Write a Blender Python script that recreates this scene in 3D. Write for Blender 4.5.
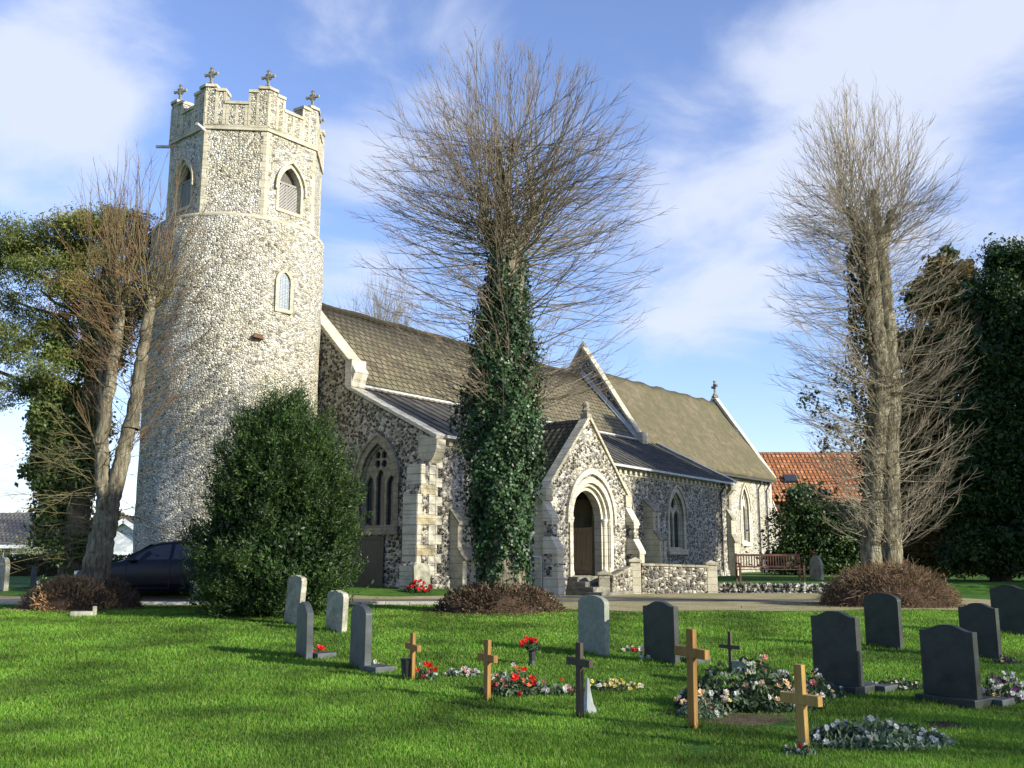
import bpy, math, random
import numpy as np
from math import sin, cos, pi, radians as R, sqrt, atan2
from mathutils import Vector, Matrix
from mathutils.geometry import tessellate_polygon
random.seed(7)
rng = np.random.default_rng(11)
S = bpy.context.scene
COL = S.collection
for o in list(bpy.data.objects): bpy.data.objects.remove(o)

# ------------------------------------------------------------------ camera
F, HZ, EYE = 960.0, 557.0, 1.6
PITCH = math.atan((HZ - 384) / F)
cd = bpy.data.cameras.new('camera'); cam = bpy.data.objects.new('camera', cd); COL.objects.link(cam)
cd.sensor_width = 36; cd.lens = F / 1024 * 36; cd.clip_end = 6000; cd.clip_start = 0.1
cam.location = (0, 0, EYE); cam.rotation_euler = (pi / 2 + PITCH, 0, 0); S.camera = cam
S.render.resolution_x, S.render.resolution_y = 1024, 768
S.view_settings.view_transform = 'Standard'; S.view_settings.look = 'None'
S.view_settings.exposure = 0.88; S.view_settings.gamma = 1.0
S.view_settings.use_curve_mapping = False
S.render.engine = 'CYCLES'

def raydir(x, y):
    a = (x - 512) / F; b = (384 - y) / F
    return Vector((a, cos(PITCH) - b * sin(PITCH), sin(PITCH) + b * cos(PITCH)))
def at(x, y, Y):
    r = raydir(x, y); t = Y / r.y
    return Vector((r.x * t, Y, EYE + r.z * t))

# ------------------------------------------------------------------ light and sky
SUN_AZ, SUN_EL = 119.0, 21.0
sl = bpy.data.lights.new('sun', 'SUN'); sun = bpy.data.objects.new('sun', sl); COL.objects.link(sun)
sl.energy = 5.0; sl.angle = R(0.53); sl.color = (1.0, 0.95, 0.82)
sd = Vector((sin(R(SUN_AZ)) * cos(R(SUN_EL)), cos(R(SUN_AZ)) * cos(R(SUN_EL)), sin(R(SUN_EL))))
sun.rotation_euler = sd.to_track_quat('Z', 'Y').to_euler(); sun.location = (30, -10, 30)

W = bpy.data.worlds.new('World'); S.world = W; W.use_nodes = True
nt = W.node_tree; nt.nodes.clear()
def N(t, **k):
    n = nt.nodes.new(t)
    for a, b in k.items(): setattr(n, a, b)
    return n
def L(a, b): nt.links.new(a, b)
out = N('ShaderNodeOutputWorld'); bg = N('ShaderNodeBackground'); L(bg.outputs[0], out.inputs[0])
bg.inputs['Strength'].default_value = 0.073
sky = N('ShaderNodeTexSky'); sky.sky_type = 'NISHITA'; sky.sun_disc = False
sky.sun_elevation = R(SUN_EL); sky.sun_rotation = R(SUN_AZ); sky.air_density = 1.0; sky.dust_density = 0.4; sky.ozone_density = 2.6
tc = N('ShaderNodeTexCoord')
sep = N('ShaderNodeSeparateXYZ'); L(tc.outputs['Generated'], sep.inputs[0])
def M(op, a, b=None, clamp=False):
    n = N('ShaderNodeMath', operation=op); n.use_clamp = clamp
    for i, v in enumerate((a, b)):
        if v is None: continue
        if isinstance(v, (int, float)): n.inputs[i].default_value = v
        else: L(v, n.inputs[i])
    return n.outputs[0]
zc = M('ADD', M('MAXIMUM', sep.outputs[2], 0.0), 0.22)
cx = M('DIVIDE', sep.outputs[0], zc); cy = M('DIVIDE', sep.outputs[1], zc)
cmb = N('ShaderNodeCombineXYZ'); L(cx, cmb.inputs[0]); L(cy, cmb.inputs[1])
nz = N('ShaderNodeTexNoise'); L(cmb.outputs[0], nz.inputs['Vector']); nz.inputs['Scale'].default_value = 2.7
nz.inputs['Detail'].default_value = 7; nz.inputs['Roughness'].default_value = 0.56; nz.inputs['Distortion'].default_value = 0.35
fac = M('MULTIPLY', M('SUBTRACT', nz.outputs[0], 0.5), 6.0)
# cloud banks, each a direction in the sky with an angular size
banks = [(45, 45, 8, 1.15), (120, 15, 6, .5), (20, 165, 8, 1.2), (395, 50, 8, 1.1), (345, 240, 9, 1.3), (560, 160, 10, .3), (740, 160, 13, .95), (860, 60, 12, .7), (990, 110, 14, 1.0),
         (700, 250, 9, .8), (730, 330, 7, .8), (0, 430, 11, 1.1), (-330, 200, 16, 1.0), (1400, 200, 22, .9), (500, -400, 20, .8)]
tot = None
for (px, py, size, wt) in banks:
    d = raydir(px, py).normalized()
    dp = N('ShaderNodeVectorMath', operation='DOT_PRODUCT'); L(tc.outputs['Generated'], dp.inputs[0]); dp.inputs[1].default_value = d
    mr = N('ShaderNodeMapRange'); mr.interpolation_type = 'SMOOTHSTEP'; L(dp.outputs['Value'], mr.inputs[0])
    mr.inputs[1].default_value = cos(R(size)); mr.inputs[2].default_value = cos(R(size * .15)); mr.inputs[3].default_value = 0; mr.inputs[4].default_value = wt
    tot = mr.outputs[0] if tot is None else M('ADD', tot, mr.outputs[0])
cover = M('ADD', M('SUBTRACT', tot, 1.2), fac)
mr = N('ShaderNodeMapRange'); mr.interpolation_type = 'SMOOTHSTEP'; L(cover, mr.inputs[0])
mr.inputs[1].default_value = -0.7; mr.inputs[2].default_value = 1.3; mr.inputs[3].default_value = 0.03; mr.inputs[4].default_value = 0.85
tint = N('ShaderNodeMix', data_type='RGBA', blend_type='MULTIPLY'); tint.inputs[0].default_value = 1
L(sky.outputs[0], tint.inputs[6]); tint.inputs[7].default_value = (1.80, 1.72, 2.05, 1)
mx = N('ShaderNodeMix', data_type='RGBA'); L(mr.outputs[0], mx.inputs[0]); L(tint.outputs[2], mx.inputs[6]); mx.inputs[7].default_value = (6.2, 6.7, 8.0, 1)
L(mx.outputs[2], bg.inputs['Color'])

# ------------------------------------------------------------------ materials
class NB:
    def __init__(s, name):
        s.m = bpy.data.materials.new(name); s.m.use_nodes = True; s.nt = s.m.node_tree; s.nt.nodes.clear()
        s.out = s.n('ShaderNodeOutputMaterial'); s.p = s.n('ShaderNodeBsdfPrincipled'); s.l(s.p.outputs[0], s.out.inputs[0])
        s.tc = s.n('ShaderNodeTexCoord')
    def n(s, t, **k):
        x = s.nt.nodes.new(t)
        for a, b in k.items(): setattr(x, a, b)
        return x
    def l(s, a, b): s.nt.links.new(a, b)
    def coord(s, scale=(1, 1, 1), rot=(0, 0, 0), src='Object', warp=0, wscale=3):
        mp = s.n('ShaderNodeMapping'); s.l(s.tc.outputs[src], mp.inputs[0]); mp.inputs['Scale'].default_value = scale; mp.inputs['Rotation'].default_value = rot
        o = mp.outputs[0]
        if warp:
            nn = s.n('ShaderNodeTexNoise'); s.l(o, nn.inputs['Vector']); nn.inputs['Scale'].default_value = wscale; nn.inputs['Detail'].default_value = 3
            v = s.n('ShaderNodeVectorMath', operation='MULTIPLY_ADD'); s.l(nn.outputs['Color'], v.inputs[0]); v.inputs[1].default_value = (warp,) * 3; s.l(o, v.inputs[2]); o = v.outputs[0]
        return o
    def noise(s, vec, scale, detail=5, rough=.55, dist=0):
        x = s.n('ShaderNodeTexNoise'); s.l(vec, x.inputs['Vector']); x.inputs['Scale'].default_value = scale; x.inputs['Detail'].default_value = detail
        x.inputs['Roughness'].default_value = rough; x.inputs['Distortion'].default_value = dist; return x.outputs[0]
    def ramp(s, v, stops, interp='LINEAR'):
        x = s.n('ShaderNodeValToRGB'); s.l(v, x.inputs[0]); x.color_ramp.interpolation = interp
        el = x.color_ramp.elements
        while len(el) < len(stops): el.new(.5)
        for e, (p, c) in zip(el, stops):
            e.position = p; e.color = (c if isinstance(c, tuple) else (c, c, c)) + ((1,) if not isinstance(c, tuple) or len(c) == 3 else ())
        return x.outputs[0]
    def mix(s, f, a, b, blend='MIX'):
        x = s.n('ShaderNodeMix', data_type='RGBA', blend_type=blend)
        for i, v in ((0, f), (6, a), (7, b)):
            if isinstance(v, (int, float)): x.inputs[i].default_value = v
            elif isinstance(v, tuple): x.inputs[i].default_value = v + (1,)
            else: s.l(v, x.inputs[i])
        return x.outputs[2]
    def math(s, op, a, b=0.0):
        x = s.n('ShaderNodeMath', operation=op)
        for i, v in enumerate((a, b)):
            if isinstance(v, (int, float)): x.inputs[i].default_value = v
            else: s.l(v, x.inputs[i])
        return x.outputs[0]
    def bump(s, h, dist=.02, strength=1, prev=None):
        x = s.n('ShaderNodeBump'); s.l(h, x.inputs['Height']); x.inputs['Distance'].default_value = dist; x.inputs['Strength'].default_value = strength
        if prev is not None: s.l(prev, x.inputs['Normal'])
        return x.outputs[0]
    def done(s, col=None, rough=.85, normal=None, spec=.3, metal=0):
        if col is not None:
            if isinstance(col, tuple): s.p.inputs['Base Color'].default_value = col + (1,)
            else: s.l(col, s.p.inputs['Base Color'])
        if isinstance(rough, (int, float)): s.p.inputs['Roughness'].default_value = rough
        else: s.l(rough, s.p.inputs['Roughness'])
        s.p.inputs['Specular IOR Level'].default_value = spec; s.p.inputs['Metallic'].default_value = metal
        if normal is not None: s.l(normal, s.p.inputs['Normal'])
        return s.m

def flint(name, stops, mortar, scale=11, bumpd=.03, mw=.055, stain=(.75, .72, .6)):
    b = NB(name); v = b.coord((1, 1, 1.35), warp=.05, wscale=5)
    vo = b.n('ShaderNodeTexVoronoi'); b.l(v, vo.inputs['Vector']); vo.inputs['Scale'].default_value = scale
    ve = b.n('ShaderNodeTexVoronoi', feature='DISTANCE_TO_EDGE'); b.l(v, ve.inputs['Vector']); ve.inputs['Scale'].default_value = scale
    sc = b.n('ShaderNodeSeparateColor'); b.l(vo.outputs['Color'], sc.inputs[0])
    st = b.ramp(sc.outputs[0], stops, 'CONSTANT')
    mot = b.ramp(b.noise(v, 60, 3), [(.3, .7), (.7, 1.15)])
    st = b.mix(1.0, st, mot, 'MULTIPLY')
    edge = b.ramp(ve.outputs['Distance'], [(mw * .5, 0.0), (mw * 1.5, 1.0)])
    col = b.mix(edge, mortar, st)
    big = b.ramp(b.noise(b.coord(), .55, 6, .6), [(.35, stain), (.62, (1.0, 1.0, 1.0))])
    col = b.mix(.8, col, big, 'MULTIPLY')
    h = b.math('MULTIPLY', b.ramp(ve.outputs['Distance'], [(0, 0.0), (.28, 1.0)]), b.math('ADD', sc.outputs[1], .55))
    n = b.bump(h, bumpd, 1.0)
    n = b.bump(b.noise(v, 40, 4), .006, .8, n)
    return b.done(col, .62, n, .35)
flint_pale = flint('pale_flint', [(0, (.2, .19, .17)), (.09, (.36, .345, .30)), (.22, (.52, .50, .43)), (.5, (.66, .64, .55)), (.8, (.78, .76, .68))], (.52, .47, .36), 10.5, .05, .06, (.80, .77, .64))
flint_dark = flint('dark_flint', [(0, .022), (.34, (.05, .052, .055)), (.58, (.15, .15, .15)), (.74, (.33, .32, .29)), (.88, (.58, .57, .52))], (.30, .275, .22), 9.5, .035, .06, (.75, .72, .62))
flint_mid = flint('mixed_flint', [(0, .03), (.22, (.10, .10, .10)), (.42, (.26, .255, .235)), (.6, (.46, .44, .38)), (.82, (.66, .64, .57))], (.46, .42, .32), 8.5, .045, .06, (.78, .74, .62))
flint_low = flint('low_wall_flint', [(0, .03), (.25, (.10, .095, .09)), (.5, (.25, .24, .21)), (.75, (.48, .46, .4))], (.30, .27, .2), 7, .05, .07)

def stone(name, c1, c2, c3, sc=1.6, blocks=True):
    b = NB(name); v = b.coord(warp=.02)
    a = b.ramp(b.noise(b.coord(), sc, 7, .65), [(.3, c1), (.5, c2), (.68, c3)])
    sp = b.ramp(b.noise(v, 28, 5, .7), [(.35, .72), (.6, 1.08)])
    col = b.mix(1, a, sp, 'MULTIPLY')
    n = b.bump(b.noise(v, 22, 6, .7), .012, .9)
    if blocks:
        w = b.n('ShaderNodeTexWave', wave_type='BANDS', bands_direction='Z'); b.l(b.coord(), w.inputs[0]); w.inputs['Scale'].default_value = 1.35; w.inputs['Distortion'].default_value = .15
        j = b.ramp(w.outputs['Fac'], [(0.0, .55), (.035, 1.0)]); col = b.mix(1, col, j, 'MULTIPLY')
    return b.done(col, .88, n, .2)
lime = stone('weathered_limestone', (.30, .28, .20), (.45, .41, .30), (.56, .52, .40))
lime_clean = stone('clean_limestone', (.38, .35, .26), (.52, .48, .37), (.62, .58, .47))
lime_dark = stone('lichened_and_shaded_stone', (.13, .12, .085), (.24, .22, .16), (.36, .33, .25), 3)  # lichened trim; its dark tone also paints shade on the west window
ochre = stone('ochre_stone', (.34, .28, .16), (.42, .36, .22), (.52, .46, .31))
old_stone = stone('old_headstone', (.16, .16, .11), (.28, .27, .20), (.44, .42, .33), 4, False)
step_stone = stone('step_stone', (.10, .10, .075), (.19, .18, .14), (.30, .29, .24), 4, False)

def plain(name, c, rough=.6, spec=.4, var=.25, nscale=20, bump=.002, metal=0):
    b = NB(name); v = b.coord()
    m = b.ramp(b.noise(v, nscale, 5, .6), [(.3, 1 - var), (.7, 1 + var * .5)])
    col = b.mix(1, c, m, 'MULTIPLY')
    return b.done(col, rough, b.bump(b.noise(v, nscale * 4, 4), bump), spec, metal)
slate_stone = plain('honed_slate', (.05, .06, .058), .55, .4, .55, 5)
slate_dark = plain('black_granite', (.022, .028, .021), .5, .35, .6, 5)
grey_granite = plain('pale_granite', (.20, .215, .17), .6, .3, .3, 14)
lead = plain('lead_sheet', (.10, .115, .13), .5, .5, .4, 3)
lead_light = plain('weathered_lead', (.42, .44, .45), .5, .4, .3, 3)
iron = plain('painted_iron', (.035, .04, .045), .45, .5)
white_paint = plain('white_paint', (.75, .76, .76), .5, .4, .1)
oak_dark = plain('dark_timber', (.05, .032, .022), .6, .3, .4, 12)
rubber = plain('rubber', (.015, .015, .015), .8, .2)
black_plastic = plain('black_plastic', (.02, .022, .022), .5, .4)
car_paint = plain('navy_car_paint', (.004, .005, .012), .3, .35, .05, 5, 0)
chrome = plain('bright_metal', (.6, .6, .6), .2, .5, .05, 5, 0, 1)
wrap = plain('clear_wrap', (.26, .28, .26), .2, .6, .2)
def glassm(name, c, rough=.12, grid=0):
    b = NB(name)
    n = b.bump(b.noise(b.coord(), 6, 2), .01, .6)
    col = c
    if grid:
        br = b.n('ShaderNodeTexBrick'); b.l(b.coord((1, 1, 1), (pi / 2, 0, 0)), br.inputs[0]); br.inputs['Scale'].default_value = grid; br.offset = 0
        br.inputs['Color1'].default_value = c + (1,); br.inputs['Color2'].default_value = tuple(x * 1.5 for x in c) + (1,); br.inputs['Mortar'].default_value = (.02, .02, .02, 1); br.inputs['Mortar Size'].default_value = .03
        col = br.outputs[0]
    return b.done(col, rough, n, .6)
glass_dark = glassm('leaded_glass', (.03, .034, .04), .15)
glass_pale = glassm('pale_leaded_glass', (.22, .25, .26), .25, 5)
car_glass = glassm('car_glass', (.03, .035, .04), .05)

def wood(name, c1, c2, axis='Z', rough=.7):
    b = NB(name)
    sc = {'Z': (14, 14, .8), 'X': (.8, 14, 14)}[axis]
    g = b.noise(b.coord(sc), 2.2, 5, .6, .4)
    col = b.ramp(g, [(.3, c1), (.7, c2)])
    return b.done(col, rough, b.bump(g, .004), .3)
oak = wood('oak_cross_wood', (.17, .085, .018), (.30, .165, .042))
oak2 = wood('golden_cross_wood', (.24, .145, .03), (.38, .24, .07))
oak_grey = wood('stained_cross_wood', (.035, .026, .018), (.085, .062, .04))
door_wood = wood('door_oak', (.20, .14, .075), (.40, .31, .19))
board = wood('weathered_board', (.055, .05, .04), (.11, .10, .08))
plaster = plain('old_plaster', (.30, .30, .20), .9, .2, .3, 3)
bench_wood = wood('bench_timber', (.05, .022, .015), (.11, .05, .032), 'X')
slat_wood = wood('louvre_wood', (.16, .155, .14), (.30, .29, .26))

def tiles(name, cols, sx=3.2, sz=4.5, moss=(.10, .11, .04), mossamt=(.45, .62), bumpd=.05):
    # roof covering: coordinates come from a UV map in metres (along, up the slope)
    b = NB(name)
    mp = b.n('ShaderNodeMapping'); b.l(b.tc.outputs['UV'], mp.inputs[0]); mp.inputs['Scale'].default_value = (1, 1, 1)
    br = b.n('ShaderNodeTexBrick'); b.l(mp.outputs[0], br.inputs[0]); br.inputs['Scale'].default_value = 1; br.offset = .5
    br.inputs['Brick Width'].default_value = 1 / sx; br.inputs['Row Height'].default_value = 1 / sz; br.inputs['Mortar Size'].default_value = .035; br.inputs['Mortar Smooth'].default_value = .3
    br.inputs['Color1'].default_value = (1, 1, 1, 1); br.inputs['Color2'].default_value = (0, 0, 0, 1); br.inputs['Mortar'].default_value = (.5, .5, .5, 1); br.inputs['Bias'].default_value = 0
    c = b.ramp(br.outputs[0], [(0, cols[0]), (.5, cols[1]), (1, cols[2])])
    c = b.mix(1, c, b.ramp(b.noise(b.coord(), 9, 5), [(.3, .7), (.7, 1.2)]), 'MULTIPLY')
    mo = b.ramp(b.noise(b.coord(), 1.1, 7, .65), [(mossamt[0], 0.0), (mossamt[1], 1.0)])
    c = b.mix(mo, c, moss)
    c = b.mix(b.math('MULTIPLY', br.outputs['Fac'], .9), c, (.02, .018, .012))
    sp = b.n('ShaderNodeSeparateXYZ'); b.l(mp.outputs[0], sp.inputs[0])
    row = b.math('FRACT', b.math('MULTIPLY', sp.outputs[1], sz)); row = b.math('SUBTRACT', 1.0, row)
    rx = b.math('SINE', b.math('MULTIPLY', sp.outputs[0], sx * 2 * pi)); h = b.math('ADD', row, b.math('MULTIPLY', rx, .35))
    n = b.bump(h, bumpd); n = b.bump(b.noise(b.coord(), 25, 4), .01, .7, n)
    return b.done(c, .85, n, .2)
nave_tiles = tiles('mossy_plain_tiles', [(.10, .082, .052), (.15, .122, .076), (.21, .172, .105)], 3.2, 3.2, (.15, .14, .075), (.42, .66))
porch_tiles = tiles('porch_tiles', [(.07, .058, .038), (.10, .08, .05), (.13, .10, .06)], 4, 5, (.06, .06, .03), (.4, .6))
pantiles = tiles('orange_pantiles', [(.24, .09, .035), (.34, .13, .05), (.44, .20, .09)], 3.2, 2.8, (.22, .10, .05), (.55, .75), .07)
grey_tiles = tiles('grey_roof_tiles', [(.13, .125, .115), (.17, .16, .15), (.2, .19, .17)], 3, 3.5, (.15, .14, .11), (.5, .7))
def thatchm():
    b = NB('thatch')
    mp = b.n('ShaderNodeMapping'); b.l(b.tc.outputs['UV'], mp.inputs[0]); mp.inputs['Scale'].default_value = (14, 1.6, 1)
    f = b.noise(mp.outputs[0], 2.0, 6, .7)
    big = b.noise(b.coord(), .6, 6, .65)
    c = b.ramp(b.noise(b.coord(), 2.2, 8, .7), [(.3, (.085, .073, .045)), (.5, (.14, .118, .074)), (.7, (.20, .168, .11))])
    c = b.mix(b.ramp(big, [(.4, 0.0), (.65, .8)]), c, (.105, .10, .055))
    c = b.mix(.7, c, b.ramp(f, [(.3, .6), (.7, 1.2)]), 'MULTIPLY')
    return b.done(c, .95, b.bump(f, .05, 1, b.bump(b.noise(b.coord(), 1.3, 3), .15, .5)), .1)
thatch = thatchm()
def leadroof():
    b = NB('lead_roof')
    mp = b.n('ShaderNodeMapping'); b.l(b.tc.outputs['UV'], mp.inputs[0])
    c = b.ramp(b.noise(b.coord(), 1.4, 7, .6), [(.3, (.035, .033, .028)), (.5, (.06, .056, .046)), (.7, (.11, .10, .08))])
    return b.done(c, .85, b.bump(b.noise(b.coord(), 9, 3), .01), .4)
lead_roof = leadroof()
def bricks(name, c1, c2, mort):
    b = NB(name)
    br = b.n('ShaderNodeTexBrick'); b.l(b.coord((1, 1, 1), (pi / 2, 0, 0)), br.inputs[0]); br.inputs['Scale'].default_value = 4.4
    br.inputs['Color1'].default_value = c1 + (1,); br.inputs['Color2'].default_value = c2 + (1,); br.inputs['Mortar'].default_value = mort + (1,); br.inputs['Mortar Size'].default_value = .02
    c = b.mix(.7, br.outputs[0], b.ramp(b.noise(b.coord(), 1.5, 5), [(.3, .6), (.7, 1.2)]), 'MULTIPLY')
    return b.done(c, .85, b.bump(b.noise(b.coord(), 30), .01), .2)
brick = bricks('red_brick', (.13, .055, .03), (.18, .08, .045), (.16, .13, .1))  # albedo lowered so the colour carries the tree shade on the house wall
render_white = plain('white_render', (.74, .75, .75), .8, .2, .08, 4)
gravel = NB('gravel')
_v = gravel.coord()
_big = gravel.noise(_v, .55, 7, .65)
_c = gravel.ramp(_big, [(.34, (.36, .30, .18)), (.47, (.32, .27, .155)), (.55, (.24, .23, .10)), (.68, (.37, .32, .22))])
_fine = gravel.ramp(gravel.noise(_v, 16, 6, .8), [(.3, .6), (.7, 1.3)])
_c = gravel.mix(1, _c, _fine, 'MULTIPLY')
gravel = gravel.done(_c, .95, gravel.bump(gravel.noise(_v, 35, 5, .8), .02), .1)
asphalt = plain('worn_tarmac', (.13, .12, .105), .9, .2, .4, 30, .01)
kerbm = plain('concrete_kerb', (.42, .40, .35), .9, .2, .3, 12, .005)
soil = plain('dark_soil', (.045, .032, .02), .95, .1, .5, 14, .03)
worn_earth = plain('worn_earth', (.13, .105, .055), .95, .1, .5, 14, .03)
duff = plain('leaf_litter_soil', (.085, .055, .035), .95, .1, .6, 18, .04)
def lawnm():
    b = NB('lawn'); v = b.coord()
    c = b.ramp(b.noise(v, .7, 7, .62), [(.30, (.025, .07, .010)), (.46, (.045, .12, .013)), (.58, (.08, .16, .02)), (.72, (.16, .17, .05))])
    f = b.ramp(b.noise(v, 20, 6, .75), [(.3, .55), (.68, 1.3)])
    c = b.mix(1, c, f, 'MULTIPLY')
    return b.done(c, .9, b.bump(b.noise(v, 14, 6, .8), .06, .9), .15)
lawn = lawnm()

def leafm(name, cols, trans=.3, rough=.55, spec=.35, nscale=1.2, bigvar=(.65, 1.25)):
    b = NB(name)
    g = b.n('ShaderNodeNewGeometry')
    c = b.ramp(g.outputs['Random Per Island'], [(i / max(1, len(cols) - 1), k) for i, k in enumerate(cols)])
    c = b.mix(1, c, b.ramp(b.noise(b.coord(), nscale, 4), [(.35, bigvar[0]), (.65, bigvar[1])]), 'MULTIPLY')
    b.done(c, rough, None, spec)
    t = b.n('ShaderNodeBsdfTranslucent'); b.l(c, t.inputs[0])
    m = b.n('ShaderNodeMixShader'); m.inputs[0].default_value = trans
    b.l(b.p.outputs[0], m.inputs[1]); b.l(t.outputs[0], m.inputs[2]); b.l(m.outputs[0], b.out.inputs[0])
    return b.m
blade_mat = leafm('grass_blades', [(.060, .165, .010), (.095, .225, .014), (.135, .27, .022), (.25, .30, .07)], .4, .6, .25, .8, (.45, 1.35))
ivy_mat = leafm('ivy_leaves', [(.016, .042, .013), (.028, .066, .020), (.055, .11, .035)], .12, .45, .35)
ivy_olive = leafm('old_ivy_leaves', [(.055, .09, .022), (.085, .125, .03), (.12, .15, .05)], .2, .5, .3)
yew_mat = leafm('yew_needles', [(.009, .026, .006), (.020, .050, .009), (.07, .115, .020)], .2, .5, .3)
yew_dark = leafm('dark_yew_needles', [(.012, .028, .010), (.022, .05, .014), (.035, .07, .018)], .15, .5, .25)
yew_brown = leafm('bronze_conifer', [(.10, .065, .022), (.16, .105, .032), (.11, .125, .035)], .2, .6, .2)
pine_mat = leafm('pine_needles', [(.08, .11, .025), (.14, .165, .04), (.20, .225, .065)], .35, .5, .3)
pine_olive = leafm('olive_pine', [(.09, .11, .02), (.15, .16, .035), (.22, .21, .06)], .25, .5, .3)
shrub_mat = leafm('dark_shrub_leaves', [(.025, .05, .014), (.045, .085, .022), (.07, .11, .03)], .2, .5, .3)
hedge_mat = leafm('hedge_leaves', [(.05, .075, .02), (.08, .11, .03), (.12, .13, .05)], .25, .6, .2)
brown_leaf = leafm('dead_leaves', [(.11, .07, .035), (.17, .11, .055), (.24, .17, .09), (.08, .07, .03)], .2, .7, .2)
rust_leaf = leafm('russet_shoots', [(.18, .09, .05), (.30, .15, .07), (.36, .24, .12), (.10, .10, .04)], .2, .6, .25)  # albedo raised a little so the colour carries sunlight on the left mound
purple_leaf = leafm('dark_shoots', [(.05, .04, .022), (.09, .05, .035), (.13, .08, .045), (.05, .065, .025)], .15, .5, .3)
grave_leaf = leafm('grave_foliage', [(.03, .06, .025), (.055, .095, .04), (.10, .13, .07)], .2, .5, .3)
silver_leaf = leafm('silver_foliage', [(.04, .085, .035), (.10, .155, .08), (.24, .29, .20)], .2, .5, .3)
def petal(name, *cols): return leafm(name, list(cols), .3, .5, .3, 5, (.8, 1.1))
red_p = petal('red_petals', (.55, .012, .012), (.75, .03, .02))
pink_p = petal('pink_petals', (.62, .18, .16), (.75, .3, .22)); peach_p = petal('peach_petals', (.72, .42, .2), (.8, .6, .38))
white_p = petal('white_petals', (.50, .50, .44), (.72, .72, .66)); yellow_p = petal('yellow_petals', (.8, .62, .1), (.85, .78, .4))
purple_p = petal('purple_petals', (.08, .02, .09), (.2, .06, .18)); orange_p = petal('orange_petals', (.7, .12, .03), (.75, .25, .06))
def barkm(name, c1, c2, c3, sc=1.0, bd=.05):
    b = NB(name); v = b.coord((6 * sc, 6 * sc, 1.1 * sc), warp=.2, wscale=2)
    g = b.noise(v, 2.4, 7, .7, .3)
    c = b.ramp(g, [(.32, c1), (.5, c2), (.68, c3)])
    c = b.mix(.8, c, b.ramp(b.noise(b.coord(), 1.6, 5), [(.35, .6), (.65, 1.25)]), 'MULTIPLY')
    return b.done(c, .9, b.bump(g, bd, 1), .15)
bark = barkm('lime_bark', (.055, .045, .03), (.16, .14, .095), (.32, .29, .21))
bark_pale = barkm('pale_lime_bark', (.04, .032, .02), (.20, .175, .11), (.48, .45, .33), 1.1, .14)
bark_dark = barkm('dark_bark', (.02, .016, .012), (.05, .04, .03), (.09, .075, .055))
bark_pine = barkm('pine_bark', (.06, .045, .03), (.13, .10, .065), (.24, .20, .13))
twig_m = plain('grey_brown_twigs', (.20, .175, .115), .7, .2, .45, 3); twig_tip = plain('reddish_twig_tips', (.20, .145, .105), .6, .25, .4, 3)
twig_pale = plain('pale_twigs', (.34, .30, .21), .7, .2, .45, 3); twig_ptip = plain('buff_twig_tips', (.27, .215, .155), .6, .2, .4, 3)
twig_brown = plain('brown_twigs', (.17, .11, .065), .7, .2, .45, 3); twig_rust = plain('rust_twig_tips', (.19, .10, .05), .6, .25, .4, 2); twig_olive = plain('olive_twigs', (.15, .125, .06), .7, .2, .4, 3)

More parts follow.
